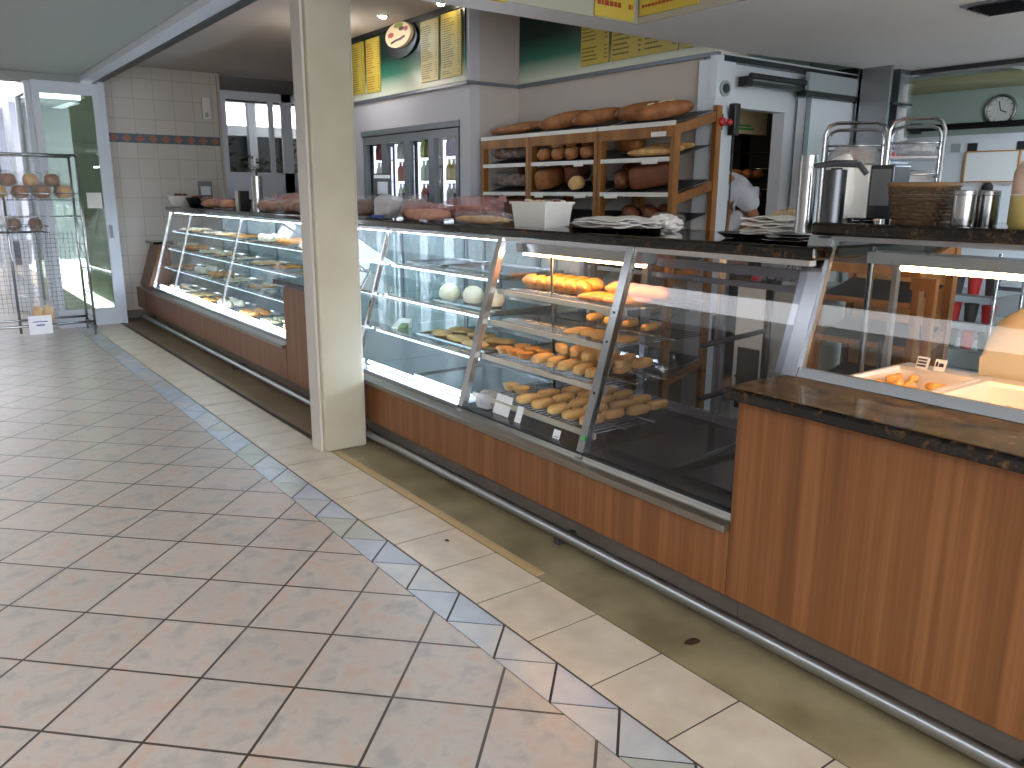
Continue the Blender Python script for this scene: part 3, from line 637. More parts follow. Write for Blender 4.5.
# ================================================================== BREAD AND PASTRY KINDS
def bread(kind, seed=0):
    m = MB()
    if kind == 'bloomer': m.blob((0, 0, .055), (.17, .06, .06), 18, 10, e=.85, noise=.04, seed=seed, flat=.05); name, mt = 'bread_loaf', 'crust'
    elif kind == 'long': m.blob((0, 0, .05), (.20, .055, .055), 20, 10, e=.9, noise=.03, seed=seed, flat=.045); name, mt = 'bread_loaf', 'crust'
    elif kind == 'tin': m.blob((0, 0, .07), (.15, .065, .075), 20, 10, e=.42, noise=.02, seed=seed, flat=.07); name, mt = 'tin_loaf', 'crust_dark'
    elif kind == 'baguette': m.blob((0, 0, .03), (.27, .035, .032), 16, 8, e=.85, noise=.05, seed=seed, flat=.026); name, mt = 'baguette', 'crust_pale'
    elif kind == 'roll': m.blob((0, 0, .035), (.055, .045, .04), 14, 8, noise=.04, seed=seed, flat=.03); name, mt = 'bread_roll', 'crust'
    elif kind == 'bun': m.blob((0, 0, .04), (.055, .055, .05), 16, 8, noise=.03, seed=seed, flat=.035); name, mt = 'cream_bun', 'cream_bun'
    elif kind == 'sausage':
        m.blob((0, 0, .024), (.075, .028, .026), 14, 8, e=.6, noise=.03, seed=seed, flat=.02); name, mt = 'sausage_roll', 'pastry_pale'
    elif kind == 'croissant':
        n = 15
        m.tube([(math.sin(-1.2+2.4*i/(n-1))*.075, .04-math.cos(-1.2+2.4*i/(n-1))*.04, .032) for i in range(n)], [.006+.028*math.sin(PI*i/(n-1))*(1+.12*(i % 2)) for i in range(n)], 10); name, mt = 'croissant', 'pastry'
    elif kind == 'pie': m.lathe([(.032, 0), (.045, .028), (.048, .032), (.04, .036), (.0001, .04)], n=20); name, mt = 'meat_pie', 'pastry'
    elif kind == 'flat': m.blob((0, 0, .014), (.085, .05, .014), 16, 6, e=.7, noise=.05, seed=seed, flat=.012); name, mt = 'flat_pastry', 'pastry_pale'
    elif kind == 'slice': m.box(-.045, .045, -.03, .03, 0, .03); name, mt = 'cake_slice', 'cream_food'
    elif kind == 'eclair': m.blob((0, 0, .02), (.06, .022, .022), 14, 8, noise=.02, seed=seed, flat=.018); name, mt = 'eclair', 'pastry'
    elif kind == 'tart': m.lathe([(.025, 0), (.036, .02), (.036, .024), (.03, .022), (.0001, .024)], n=16); name, mt = 'custard_tart', 'pastry_pale'
    return m, name, mt
CACHE = {}
def put_food(kind, loc, rz, label, cat='bread', group=None, mt=None, seed=0, sc=1., top=None):
    key = (kind, mt, seed % 3, top)
    if key not in CACHE:
        m, name, m0 = bread(kind, seed % 3); o = m.build(name, mt or m0)
        if top == 'icing':
            q = MB(); q.box(-.044, .044, -.029, .029, .0305, .037) if kind == 'slice' else q.blob((0, 0, .034), (.052, .016, .008), 12, 6); q.build('icing', 'choc', o)
        elif top == 'white': MB().blob((0, 0, .034 if kind != 'bun' else .06), (.03, .02, .014), 10, 6, noise=.2).build('cream', 'cream_bun', o)
        elif top == 'score':
            q = MB()
            for k in range(3): q.blob((-.07+k*.07, 0, .104), (.03, .012, .007), 8, 5, yaw=.5)
            q.build('score_marks', 'crumb_pale', o)
        CACHE[key] = o; first = True
    else: o = CACHE[key]; first = False
    if not first: o = copy_tree(o)
    o.location = loc; o.rotation_euler = (0, 0, rz); o.scale = (sc, sc, sc)
    if 3.9 < loc[0] < 4.3 and 3.5 < loc[1] < 5.8: o.rotation_euler = (Matrix.Rotation(-.235, 3, 'Y') @ Matrix.Rotation(rz, 3, 'Z')).to_euler()
    tag(o, label, cat, group)
    if not group and 'group' in o: del o['group']
    return o

# ================================================================== WOODEN BREAD RACKS
SH = [2.04, 1.825, 1.607, 1.39, 1.10, .78, .42]
def zs(z, x): return z + .24*(x-3.9)
def rack(y0, y1, label, x0=3.90, x1=4.30, zt=2.04, levels=SH, edge='plastic_white'):
    t = thing('bread_rack', label, 'bread rack', (x0, (y0+y1)/2, 0)); w = (y1-y0)/2-.003; D = x1-x0
    for s in (-1, 1):
        a, b = (w-.035, w) if s > 0 else (-w, -w+.035)
        MB().box(.0, .05, a, b, 0, zt-.01).build('post', 'wood_rack', t); MB().box(D-.02, D+.03, a, b, 0, zt+.12).build('post', 'wood_rack', t)
        for z in levels[::2]: MB().prism([(.05, z-.07), (.05, z-.01), (D-.02, z-.01+.24*(D-.02)), (D-.02, z-.07+.24*(D-.02))], a+.008, b-.008, 'y').build('side_rail', 'wood_rack', t)
    for i, z in enumerate(levels):
        e = .24*D
        MB().prism([(.008, z-.010), (.008, z-.004), (D-.03, z-.004+e), (D-.03, z-.010+e)], -w+.036, w-.036, 'y').build('shelf', 'charcoal', t)
        MB().box(-.006, .006, -w+.036 if i else -w, w-.036 if i else w, z-.022, z+.006).build('shelf_edge', edge, t)
        if i == 0: MB().box(-.004, .012, -w+.003, w-.003, z-.09, z-.023).build('fascia', 'wood_rack', t)
    return t
rR = rack(3.60, 4.31, 'right bay of the wooden bread racks, with long loaves on top')
rM = rack(4.31, 5.09, 'middle bay of the wooden bread racks')
rL = rack(5.09, 5.74, 'left bay of the wooden bread racks, nearest the room corner')
def price(t, y, z, w=.10):
    MB().box(-.010, -.0065, y-w/2, y+w/2, z-.03, z+.0).build('price_label', 'paper', t)
price(rR, -.22, 1.985, .13); price(rR, -.15, 1.82, .14); price(rR, .20, 1.602, .13); price(rM, -.22, 1.602, .12); price(rM, -.2, 1.82, .1); price(rM, .25, 1.602, .1)
# top of the racks
xs = 3.93
for i, (x, y, r) in enumerate(((4.17, 4.15, 2.1), (4.09, 4.03, 2.15), (4.04, 3.84, 2.4))):
    put_food('long', (x, y, zs(2.04, x)+.004), r, 'long brown loaf on top of the right bread rack, %s from its left end' % ORD[i], seed=i, sc=1.0, top='score' if i == 2 else None)
for i, (x, y, r) in enumerate(((4.15, 4.90, 2.45), (4.04, 4.83, 2.5), (4.09, 4.50, 2.4))):
    put_food('long', (x, y, zs(2.04, x)+.004), r, 'crusty loaf on top of the middle bread rack, %s from the left' % ORD[i], seed=i+1, sc=.98)
for i, x in enumerate((3.97, 4.06, 4.15)):
    put_food('baguette', (x, 5.42, zs(2.04, x)+.004), PI/2+.04*i, 'baguette lying on top of the left bread rack, %s row from the front' % ORD[i], seed=i, mt='crust')
# second shelf
for i, (x, y) in enumerate(((3.96, 4.95), (3.97, 4.80), (3.96, 4.64), (3.97, 4.48), (4.10, 4.88), (4.1, 4.7), (4.1, 4.53))):
    put_food('roll', (x, y, zs(1.825, x)+.004), .4*i, 'golden bread roll on the second shelf of the middle rack, %s' % ['front row far left', 'front row second from left', 'front row third from left', 'front row far right', 'back row left', 'back row centre', 'back row right'][i], 'bread roll', seed=i, sc=1.25)
for i, (x, y) in enumerate(((4.0, 4.86), (4.0, 4.70), (4.02, 4.54))):
    put_food('roll', (x, y, zs(1.825, x)+.085), .3+.5*i, 'bread roll piled on top of the rolls in the middle rack, %s from the left' % ORD[i], 'bread roll', seed=i+1, sc=1.2, mt='crust_pale' if i == 0 else None)
for i, x in enumerate((3.96, 4.05, 4.14)):
    put_food('baguette', (x, 3.86, zs(1.825, x)+.004), PI/2, 'pale flat baguette on the right rack second shelf, %s from the front' % ORD[i], seed=i, sc=.8)
put_food('bloomer', (4.1, 4.2, zs(1.825, 4.1)+.01), 1.2, 'brown loaf at the left of the right rack second shelf', seed=2)
# third shelf
put_food('tin', (4.05, 3.92, zs(1.607, 4.05)+.012), 2.3, 'large dark tin loaf on the third shelf of the right rack', 'tin loaf', seed=1)
put_food('bloomer', (4.03, 4.17, zs(1.607, 4.03)+.01), .7, 'dark oval loaf beside the large tin loaf', seed=1, mt='crust_dark')
put_food('bloomer', (4.15, 4.22, zs(1.607, 4.15)+.03), .9, 'dark oval loaf at the back left of the third shelf, right rack', seed=2, mt='crust_dark')
put_food('tin', (4.04, 4.98, zs(1.607, 4.04)+.012), .35, 'pale brown tin loaf at the left of the middle rack third shelf', 'tin loaf', seed=0, mt='crust')
put_food('tin', (4.16, 4.80, zs(1.607, 4.16)+.03), .5, 'brown tin loaf behind the pale one on the middle rack', 'tin loaf', seed=2)
put_food('roll', (3.96, 4.58, zs(1.607, 3.96)+.01), .2, 'pinkish roll near the front right of the middle rack third shelf', 'bread roll', seed=0, sc=1.3, mt='crust_pale')
put_food('roll', (4.06, 4.45, zs(1.607, 4.06)+.01), .9, 'dark seeded roll at the right end of the middle rack third shelf', 'bread roll', seed=1, sc=1.3, mt='crust_dark')
for i, (x, y) in enumerate(((4.0, 4.05), (4.02, 3.9), (4.05, 3.76))):
    put_food('bloomer', (x, y, zs(1.39, x)+.01), 1., 'reddish loaf low on the right rack behind the white paper, %s from the left' % ORD[i], seed=i, mt='crust_dark', sc=.9)
# left rack: wrapped rolls and dark loaf
def bag(name, label, loc, r, rz, film_m='bag_clear', inner=None, cat='bag', seed=0, neck=True, inner_m='crust', group=None, rows=1):
    t = thing(name, label, cat, loc, rz, group)
    m = MB().blob((0, 0, r[2]), r, 20, 12, e=.75, noise=.16, seed=seed, flat=r[2]*.95)
    if neck:
        m.tube([(r[0]*.8, 0, r[2]*1.1), (r[0]*1.08, 0, r[2]*1.35), (r[0]*1.25, .01, r[2]*1.9)], [r[2]*.45, .010, r[2]*.38], 9)
    m.build('film', film_m, t)
    if inner:
        k = inner
        for i in range(k):
            q = MB(); x = (i-(k-1)/2)*(2*r[0]*.78/k)
            if rows == 1: q.blob((x, 0, r[2]*.85), (r[0]*.8/k, r[1]*.75, r[2]*.75), 12, 8, e=.8, noise=.05, seed=i, flat=r[2]*.8)
            else: q.blob((0, (i-(k-1)/2)*(2*r[1]*.75/k), r[2]*.75), (r[0]*.85, r[1]*.7/k, r[2]*.55), 14, 8, e=.85, noise=.04, seed=i, flat=r[2]*.6)
            q.build('bread', inner_m, t)
    return t
k = 0
for zi, z in enumerate((1.825, 1.607)):
    for i, y in enumerate((5.60, 5.42, 5.24)):
        bag('bread_bag', 'bag of dark rolls on the left rack, %s shelf, %s from the left' % (['second', 'third'][zi], ORD[i]), (4.03, y, zs(z, 4.03)+.012), (.10, .08, .06), 1.5, 'bag_clear', 2, seed=i+zi, neck=False, inner_m='crust_dark')
        k += 1
put_food('tin', (4.04, 5.38, zs(1.39, 4.04)+.012), 1.5, 'dark loaf low in the left bread rack, above the clear bags', 'tin loaf', seed=1)
put_food('bloomer', (4.04, 5.12+.08, zs(1.39, 4.04)+.012), 1.3, 'dark oval loaf low in the left bread rack', seed=1, mt='crust_dark')
for i, (x, y, z, b_) in enumerate(((4.05, 3.8, 1.10, 'right'), (4.05, 4.1, 1.10, 'right'), (4.05, 4.6, 1.10, 'middle'), (4.05, 3.9, .78, 'right'), (4.05, 4.5, .78, 'middle'))):
    put_food('bloomer', (x, y, zs(z, x)+.01), 1.2, 'orange-brown loaf on the %s rack below counter height, %s' % (b_, ['upper right one', 'upper left one', 'upper one', 'lower one', 'lower one'][i]), seed=i)

# ================================================================== FOOD IN THE CASES
# long cold case: trays on each level
lev = [(1.14, 'top shelf'), (.93, 'upper middle shelf'), (.71, 'lower middle shelf'), (.456, 'bottom deck')]
kinds = [('slice', 'cream_food', None, 'pale cream slice'), ('eclair', None, 'icing', 'chocolate topped eclair'), ('tart', None, 'white', 'small tart with white cream'), ('bun', None, None, 'round cream bun'), ('slice', 'cream_bun', 'icing', 'iced slice with dark top'), ('croissant', None, None, 'golden croissant'), ('flat', None, None, 'flat pale pastry')]
ty = [10.3, 9.93, 9.40, 8.88, 8.36, 7.62, 7.10, 6.60]
for li, (z, ln) in enumerate(lev):
    for ti, y in enumerate(ty):
        if (li, ti) in ((0, 7), (2, 6), (1, 7)): continue
        x0 = gx(z, .07)+ .01; x1 = x0+.36
        tl = 'silver tray on the %s, long cold case, %s from far end' % (ln, ORD[ti])
        tray('tray', tl, x0, x1, y-.20, y+.14, z+.001, 'chrome')
        kd = kinds[(li*3+ti*2) % 7]; n = 0
        for r_ in range(2):
            for c in range(3):
                put_food(kd[0], (x0+.08+.12*r_, y-.14+.11*c, z+.006), .2*r_+(PI/2 if kd[0] in ('flat', 'eclair') and 0 else 0), '%s on the %s tray, %s' % (kd[3], ORD[ti], ln), 'cake', 'cakes on the %s tray of the %s' % (ORD[ti], ln), mt=kd[1], top=kd[2], seed=c, sc=.8)
# cold case right of the column
def pos(x, y, z): return (x, y, z)
tray('tray', 'silver tray with three cream buns in the cold case', 2.63, 3.10, 3.74, 4.42, .936, 'chrome')
for i, (x, y) in enumerate(((2.70, 4.33), (2.74, 4.12), (2.76, 3.93))): put_food('bun', (x, y, .941), .4*i, 'large pale cream bun in the cold case, %s from the left' % ORD[i], 'bun', seed=i, sc=1.22, top='white' if i == 1 else None)
tray('tray', 'silver tray of flat pastries in the cold case, below the buns', 2.56, 3.10, 3.74, 4.52, .711, 'chrome')
for i, (x, y, n) in enumerate(((2.66, 4.36, 'front left'), (2.64, 4.14, 'front middle'), (2.62, 3.92, 'front right'), (2.82, 4.38, 'back left'), (2.82, 4.15, 'back middle'), (2.80, 3.92, 'back right'))):
    put_food('flat', (x, y, .716), 1.2+.2*i, 'flat golden pastry on the tray under the cream buns, %s' % n, 'pastry', seed=i, sc=1.15)
tray('tray', 'empty silver tray on the top shelf of the cold case', 2.74, 3.14, 3.74, 4.40, 1.141, 'steel')
tray('tray', 'empty silver tray on the left of the top cold shelf', 2.70, 3.14, 4.45, 4.88, 1.141, 'steel')
tray('tray', 'empty silver tray on the floor of the cold case, right of the column', 2.50, 3.10, 3.74, 4.45, .457, 'steel')
t = thing('sandwich_pack', 'small green and white sandwich pack on the lower shelf beside the column', 'packet', (2.60, 4.78, .712), .5)
MB().prism([(-.05, 0), (.05, 0), (.05, .06), (-.05, .01)], -.05, .05, 'y').build('wrapper', 'plastic_white', t)
MB().prism([(-.052, .0), (.0, .0), (.0, .036), (-.052, .012)], -.052, -.0, 'y').build('filling', 'green_food', t)
# warm case
z = 1.085; n = 0
for i in range(6): put_food('croissant', (2.78, 3.58-.085*i, z+.002), PI/2-.25, 'golden croissant in the front left group, top warm shelf, %s from the left' % ORD[i], 'croissant', seed=i, sc=1.15)
for i in range(4): put_food('croissant', (2.95, 3.55-.10*i, z+.002), PI/2, 'croissant in the back left group, top warm shelf, %s from the left' % ORD[i], 'croissant', seed=i, sc=1.1)
for r_ in range(2):
    for i in range(4): put_food('flat' if r_ == 0 else 'croissant', (2.73+.17*r_, 3.00-.09*i, z+.002), .1 if r_ == 0 else PI/2, 'glowing pastry at the right, top warm shelf, %s row, %s from left' % (['front', 'back'][r_], ORD[i]), 'pastry', seed=i, sc=1.2, mt='pastry')
z = .917
for i in range(4): put_food('flat', (2.64+.02*(i % 2), 3.02-.10*i, z+.002), .1, 'flat golden pastry on the second warm shelf, %s from the left' % ORD[i], 'pastry', seed=i, sc=1.0)
for i in range(4): put_food('sausage', (3.0, 3.3-.14*i, z+.002), .15, 'dim brown roll at the back of the second warm shelf, %s from the left' % ORD[i], 'pastry', seed=i, mt='crust_pale', sc=.8)
z = .73
for i in range(3): put_food('pie', (2.60, 3.60-.095*i, z+.002), 0, 'small meat pie on the third warm shelf, %s in the front row' % ORD[i], 'pie', seed=i)
for i in range(3): put_food('pie', (2.72, 3.59-.1*i, z+.002), 0, 'small meat pie on the third warm shelf, %s in the back row' % ORD[i], 'pie', seed=i)
for i in range(5): put_food('sausage', (2.61, 3.26-.105*i, z+.002), .1+.25*(i % 2), 'sausage roll in the front row of the third warm shelf, %s from the left' % ORD[i], 'sausage roll', seed=i)
for i in range(5): put_food('sausage', (2.78, 3.28-.11*i, z+.002), .5-.2*(i % 3), 'sausage roll in the middle row of the third warm shelf, %s from the left' % ORD[i], 'sausage roll', seed=i+1, mt='crust_pale')
for i in range(5): put_food('sausage', (2.70, 3.22-.11*i, z+.052), 1.1-.3*(i % 3), 'sausage roll on top of the pile, third warm shelf, %s from the left' % ORD[i], 'sausage roll', seed=i+1, mt='pastry_pale')
for i in range(5): put_food('sausage', (2.95, 3.35-.12*i, z+.002), .2, 'sausage roll in the back row of the third warm shelf, %s from the left' % ORD[i], 'sausage roll', seed=i)
z = .523
for i in range(2): put_food('pie', (2.62, 3.56-.1*i, z+.002), 0, 'meat pie at the left of the bottom warm shelf, %s' % ['left one', 'right one'][i], 'pie', seed=i, mt='pastry_pale')
for r_ in range(4):
    for i in range(5):
        put_food('sausage', (2.52+.155*r_, 3.27-.125*i+.02*(r_ % 2), z+.002), .12*(i % 3)-.1, 'sausage roll on the bottom warm shelf, %s row, %s from left' % (['front', 'second', 'third', 'back'][r_], ORD[i]), 'sausage roll', seed=i+r_, sc=.95, mt=['pastry_pale', 'crust_pale'][(i+r_) % 2])
def card(name, label, x, y, z, w, h, m='card_white', lines=3, rz=0.):
    t = thing(name, label, 'card', (x, y, z), rz)
    MB().prism([(0, 0), (.002, 0), (.002+h*.35, h), (h*.35, h)], -w/2, w/2, 'y').build('card', m, t)
    p = MB(); r = random.Random(int(y*1000))
    for k in range(lines):
        a = .2+.6*k/max(1, lines); zz = h*a; xx = h*.35*a
        p.prism([(xx-.001, zz), (xx+.0005, zz), (xx+.0005+.35*h*.08, zz+h*.08), (xx-.001+.35*h*.08, zz+h*.08)], -w*.38, w*r.uniform(.1, .36), 'y')
    p.build('print', 'ink', t)
card('price_card', 'large white price card at the left foot of the warm case', 2.40, 3.36, .457, .14, .10, lines=0)
card('price_card', 'narrow white price card right of the large one in the warm case', 2.385, 3.19, .457, .05, .08, lines=0)
card('price_card', 'small white price card at the right foot of the warm case', 2.37, 2.86, .457, .05, .04, lines=1)
t = thing('tongs_box', 'small dark crumpled packet at the left foot of the warm case', 'packet', (2.44, 3.53, .457), .3)
MB().blob((0, 0, .04), (.06, .05, .05), 10, 6, e=.6, noise=.15, flat=.04).build('film', 'bag_white', t); MB().blob((0, 0, .035), (.045, .038, .035), 10, 6).build('contents', 'blue_plastic', t)
t = thing('indicator_lamp', 'small green indicator light on the post between the warm and empty cases', 'light', (gx(.52, -.02), 2.63, .52))
MB().blob((-.003, 0, 0), (.004, .012, .012), 10, 6).build('lens', 'green_plastic', t)

# ================================================================== THINGS ON THE BLACK WORKTOP
W = 1.42
def bowl(name, label, loc, r, h, m, cat='bowl', fill=None, fm=None, n=9):
    t = thing(name, label, cat, loc)
    MB().lathe([(r*.6, 0), (r*.65, .004), (r*.93, h*.9), (r, h), (r*.97, h), (r*.88, h*.85), (r*.58, .010), (.0001, .010)], n=28).build('bowl', m, t)
    if fill:
        q = MB(); rr = random.Random(5)
        for _ in range(n): a = rr.uniform(0, 6.28); d = rr.uniform(0, r*.65); q.blob((d*math.cos(a), d*math.sin(a), h*.85+rr.uniform(0, h*.25)), (r*.22, r*.16, r*.13), 9, 6, noise=.2, seed=rr.random(), yaw=a)
        o = q.build(fill, fm, t)
        o['kind'] = 'stuff'
    return t
bowl('bowl', 'white bowl of red wrapped sweets at the far end of the worktop', (2.70, 10.45, W), .15, .13, 'plastic_white', fill='sweets', fm='red_food')
bowl('black_bowl', 'black bowl beside the white one at the far end of the worktop', (2.76, 9.95, W), .13, .11, 'black', fill='rolls', fm='crust_dark')
t = thing('counter_sign', 'small black sign card standing behind the black bowl', 'sign', (2.92, 10.15, W), 1.2)
MB().box(0, .012, -.08, .08, .0, .30).box(-.03, .04, -.06, .06, 0, .01).build('card', 'black', t); MB().box(-.002, 0, -.06, .05, .14, .24).build('print', 'panel_grey', t)
for i, (x, y, m, nn) in enumerate(((2.78, 9.45, 'bag_pink', 'nearest the black bowl'), (2.80, 9.0, 'bag_pink', 'left of the white napkin box'))):
    bag('bread_bag', 'pink-tinted bag of bread on the far worktop, ' + nn, (x, y, W), (.20, .11, .06), 1.4, m, 3, seed=i, inner_m='crust_pale')
t = thing('napkin_dispenser', 'small white and black napkin dispenser beside the tall steel tube, far worktop', 'napkin dispenser', (2.78, 8.42, W))
MB().box(-.05, .05, -.02, .06, 0, .19).build('body', 'plastic_white', t); MB().box(-.045, .05, -.075, -.02, 0, .19).build('side', 'black', t)
t = thing('flower_tube', 'tall steel tube holding a thin sprig on the far worktop', 'vase', (2.85, 8.15, W))
MB().lathe([(.055, 0), (.055, .33), (.050, .33), (.050, .05), (.0001, .05)], n=24).build('tube', 'steel', t)
m = MB()
for k in range(6): a = k*1.05; m.tube([(0, 0, .3), (.02*math.cos(a), .02*math.sin(a), .42), (.09*math.cos(a), .12*math.sin(a), .40+.03*(k % 3))], .003, 5)
m.tube([(0, .02, .1), (0, .03, .52)], .012, 8, mi=1); m.build('sprig', ['leaf', 'plastic_white'], t)
for i, (x, y, s_, mm, nn) in enumerate(((2.80, 7.80, 0, 'bag_clear', 'right beside the steel tube'), (2.72, 7.40, 1, 'bag_clear', 'second from the steel tube'), (2.80, 7.05, 2, 'bag_clear', 'nearest the left face of the column'), (2.95, 7.5, 3, 'bag_pink', 'at the back of the group'))):
    bag('bread_bag', 'clear bag of brown rolls on the worktop, ' + nn, (x, y, W), (.17, .11, .06 if i != 3 else .085), 1.2+.3*i, mm, 3, seed=s_, inner_m='crust')
# right of the column
bag('bread_bag', 'dark brown bagged loaf against the right face of the column', (2.76, 5.62, W), (.14, .10, .085), 1.5, 'bag_clear', 1, seed=1, neck=False, inner_m='crust_dark')
t = thing('photo_stand', 'small black stand with a faded photograph, behind the bread bags', 'sign', (2.92, 5.62, W), 1.05)
MB().box(0, .01, -.065, .065, .0, .32).box(-.05, .05, -.06, .06, 0, .008).build('board', 'black', t); MB().box(-.003, 0, -.04, .035, .17, .26).build('photo', 'alu_grey', t); MB().box(-.003, 0, -.06, .06, .285, .31).build('heading', 'card_white', t)
t = bag('bread_bag', 'white and purple printed bread bag standing in front of the photo stand', (2.72, 5.15, W), (.10, .09, .085), .2, 'bag_white', 2, seed=2, neck=False, inner_m='crust_dark')
MB().box(-.102, -.096, -.06, .06, .01, .03).build('purple_band', 'blue_plastic', t)
bag('bread_bag', 'clear bag with reddish rolls behind the printed bag', (2.92, 5.18, W), (.16, .11, .085), 1.5, 'bag_clear', 3, seed=3, neck=True, inner_m='crust_dark')
bag('bread_bag', 'clear bag of reddish bread right of the printed bag', (2.80, 4.92, W), (.11, .11, .07), 1.4, 'bag_clear', 2, seed=4, neck=False, inner_m='crust')
bag('bread_bag', 'long pink bag of finger rolls lying at the front of the worktop', (2.72, 4.62, W), (.27, .10, .062), 1.50, 'bag_pink', 3, seed=5, neck=False, inner_m='crust_pale', rows=2)
bag('bread_bag', 'long pink bag of rolls lying behind, its twisted neck pointing right', (2.92, 4.42, W), (.30, .12, .080), -1.62, 'bag_pink', 4, seed=6, neck=True, inner_m='crust', rows=2)
bag('baguette_bag', 'clear bag of pale baguettes lying left of the white tub', (2.74, 4.02, W), (.27, .09, .04), 1.55, 'bag_clear', 3, seed=7, neck=False, inner_m='crust_pale', rows=2)
t = thing('plastic_tub', 'white plastic tub full of small red and white packets', 'tub', (2.84, 3.585, W), 0)
def taper(m, w0, d0, w1, d1, z0, z1, th=.004):
    o = [(-1, -1), (1, -1), (1, 1), (-1, 1)]
    L = [[(a*w0, b*d0, z0) for a, b in o], [(a*w1, b*d1, z1) for a, b in o], [(a*(w1-th), b*(d1-th), z1) for a, b in o], [(a*(w0-th), b*(d0-th), z0+th) for a, b in o]]
    vs = [v for l in L for v in l]; fs = [(3, 2, 1, 0), (12, 13, 14, 15)]
    for k in range(3):
        for q in range(4): fs.append((k*4+q, k*4+(q+1) % 4, (k+1)*4+(q+1) % 4, (k+1)*4+q))
    return m.add(vs, fs)
taper(MB(), .085, .135, .095, .155, 0, .135).build('tub', 'plastic_white', t, bevel=.004)
MB().box(-.102, -.095, -.162, .162, .125, .138).box(.095, .102, -.162, .162, .125, .138).box(-.095, .095, -.162, -.155, .125, .138).box(-.095, .095, .155, .162, .125, .138).build('rim', 'plastic_white', t)
q = MB(); rr = random.Random(2)
for k_ in range(40): q.blob((rr.uniform(-.075, .075), rr.uniform(-.13, .13), .12+rr.uniform(0, .022)), (.022, .016, .010), 7, 5, e=.6, yaw=rr.uniform(0, 3), mi=k_ % 2)
o = q.build('packets', ['red_food', 'cream_bun'], t); o['kind'] = 'stuff'
# dark tray with paper bags
t = tag(MB().lathe([(.13, 0), (.21, .006), (.24, .022), (.234, .022), (.2, .010), (.0001, .008)], n=36, sy=1.15).build('serving_tray', 'black_gloss', loc=(2.86, 3.02, W)), 'black oval tray under the stack of white paper bags', 'tray')
def sheets(name, label, loc, w, d, n, m, seed=0, rz=0., th=.012):
    rr = random.Random(seed)
    t = thing(name, label, 'paper', loc, rz)
    for k in range(n):
        q = MB(); nx, ny = 9, 9; vs = []; a = rr.uniform(-.25, .25); ph = rr.uniform(0, 6)
        for s_ in (0, 1):
            for i in range(nx):
                for j in range(ny):
                    x = (i/(nx-1)-.5)*w*rr.uniform(.98, 1); y = (j/(ny-1)-.5)*d
                    z = k*th+s_*.004+.006*math.sin(i*1.1+ph)+.005*math.sin(j*.9+2*ph)
                    vs.append((x*math.cos(a)-y*math.sin(a), x*math.sin(a)+y*math.cos(a), z+.010))
        fs = []; nn = nx*ny
        for i in range(nx-1):
            for j in range(ny-1):
                A = i*ny+j; fs += [(A, A+ny, A+ny+1, A+1), (nn+A, nn+A+1, nn+A+ny+1, nn+A+ny)]
        for i in range(nx-1): fs += [(i*ny, nn+i*ny, nn+(i+1)*ny, (i+1)*ny), (i*ny+ny-1, (i+1)*ny+ny-1, nn+(i+1)*ny+ny-1, nn+i*ny+ny-1)]
        for j in range(ny-1): fs += [(j, j+1, nn+j+1, nn+j), ((nx-1)*ny+j, nn+(nx-1)*ny+j, nn+(nx-1)*ny+j+1, (nx-1)*ny+j+1)]
        q.add(vs, fs, 0, True); q.build('sheet', m, t)
    return t
sheets('paper_bags', 'loose stack of white paper bags on the black oval tray', (2.86, 3.02, W+.014), .26, .34, 4, 'paper', 3)
def crumple(name, label, loc, r, seed, m='paper', cat='paper'):
    q = MB(); rr = random.Random(seed); n, k = 26, 14; vs = []
    for i in range(k+1):
        th = -PI/2+PI*i/k
        for j in range(n):
            f = 2*PI*j/n; d = 1+rr.uniform(-.16, .16)
            vs.append((r[0]*math.cos(th)*math.cos(f)*d, r[1]*math.cos(th)*math.sin(f)*d, max(r[2]*math.sin(th)*d, -r[2]*.8)+r[2]*.8))
    fs = [(i*n+j, i*n+(j+1) % n, (i+1)*n+(j+1) % n, (i+1)*n+j) for i in range(k) for j in range(n)]
    q.add(vs, fs); return tag(q.build(name, m, loc=loc), label, cat)
crumple('crumpled_paper', 'crumpled white paper right of the black tray', (3.05, 2.86, W), (.08, .09, .045), 4)
bag('bread_bag', 'small reddish bread behind the crumpled white paper', (3.24, 3.02, W), (.08, .08, .045), 0, 'bag_clear', 1, seed=2, neck=False, inner_m='crust_dark')
t = tag(MB().lathe([(.10, 0), (.155, .006), (.185, .024), (.180, .024), (.15, .010), (.0001, .008)], n=36).build('serving_tray', 'steel_dark', loc=(2.92, 2.18, W)), 'round dark metal tray under the cream napkins beside the steel tube', 'tray')
sheets('napkins', 'stack of folded cream napkins on the round metal tray', (2.96, 2.14, W+.014), .20, .22, 6, 'paper', 8, th=.012)
crumple('bread_end', 'small tan paper bundle behind the napkin stack', (3.15, 2.22, W), (.07, .09, .065), 9, 'paper_cream')
for i in range(3):
    tag(MB().lathe([(.07, 0), (.105, .004), (.118, .011), (.115, .0125), (.07, .006), (.0001, .006)], n=32).build('saucer', 'chrome', loc=(2.78+.01*i, 1.93-.012*i, W+.012*i)), 'shiny steel plate in the small stack under the steel tube, %s from the bottom' % ORD[i], 'plate')
t = tag(MB().lathe([(.034, 0), (.034, .29), (.031, .29), (.031, .01), (.0001, .01)], n=28).build('steel_tube', 'steel', loc=(2.805, 1.90, W+.0375)), 'tall polished steel tube standing on the stacked plates', 'tube')
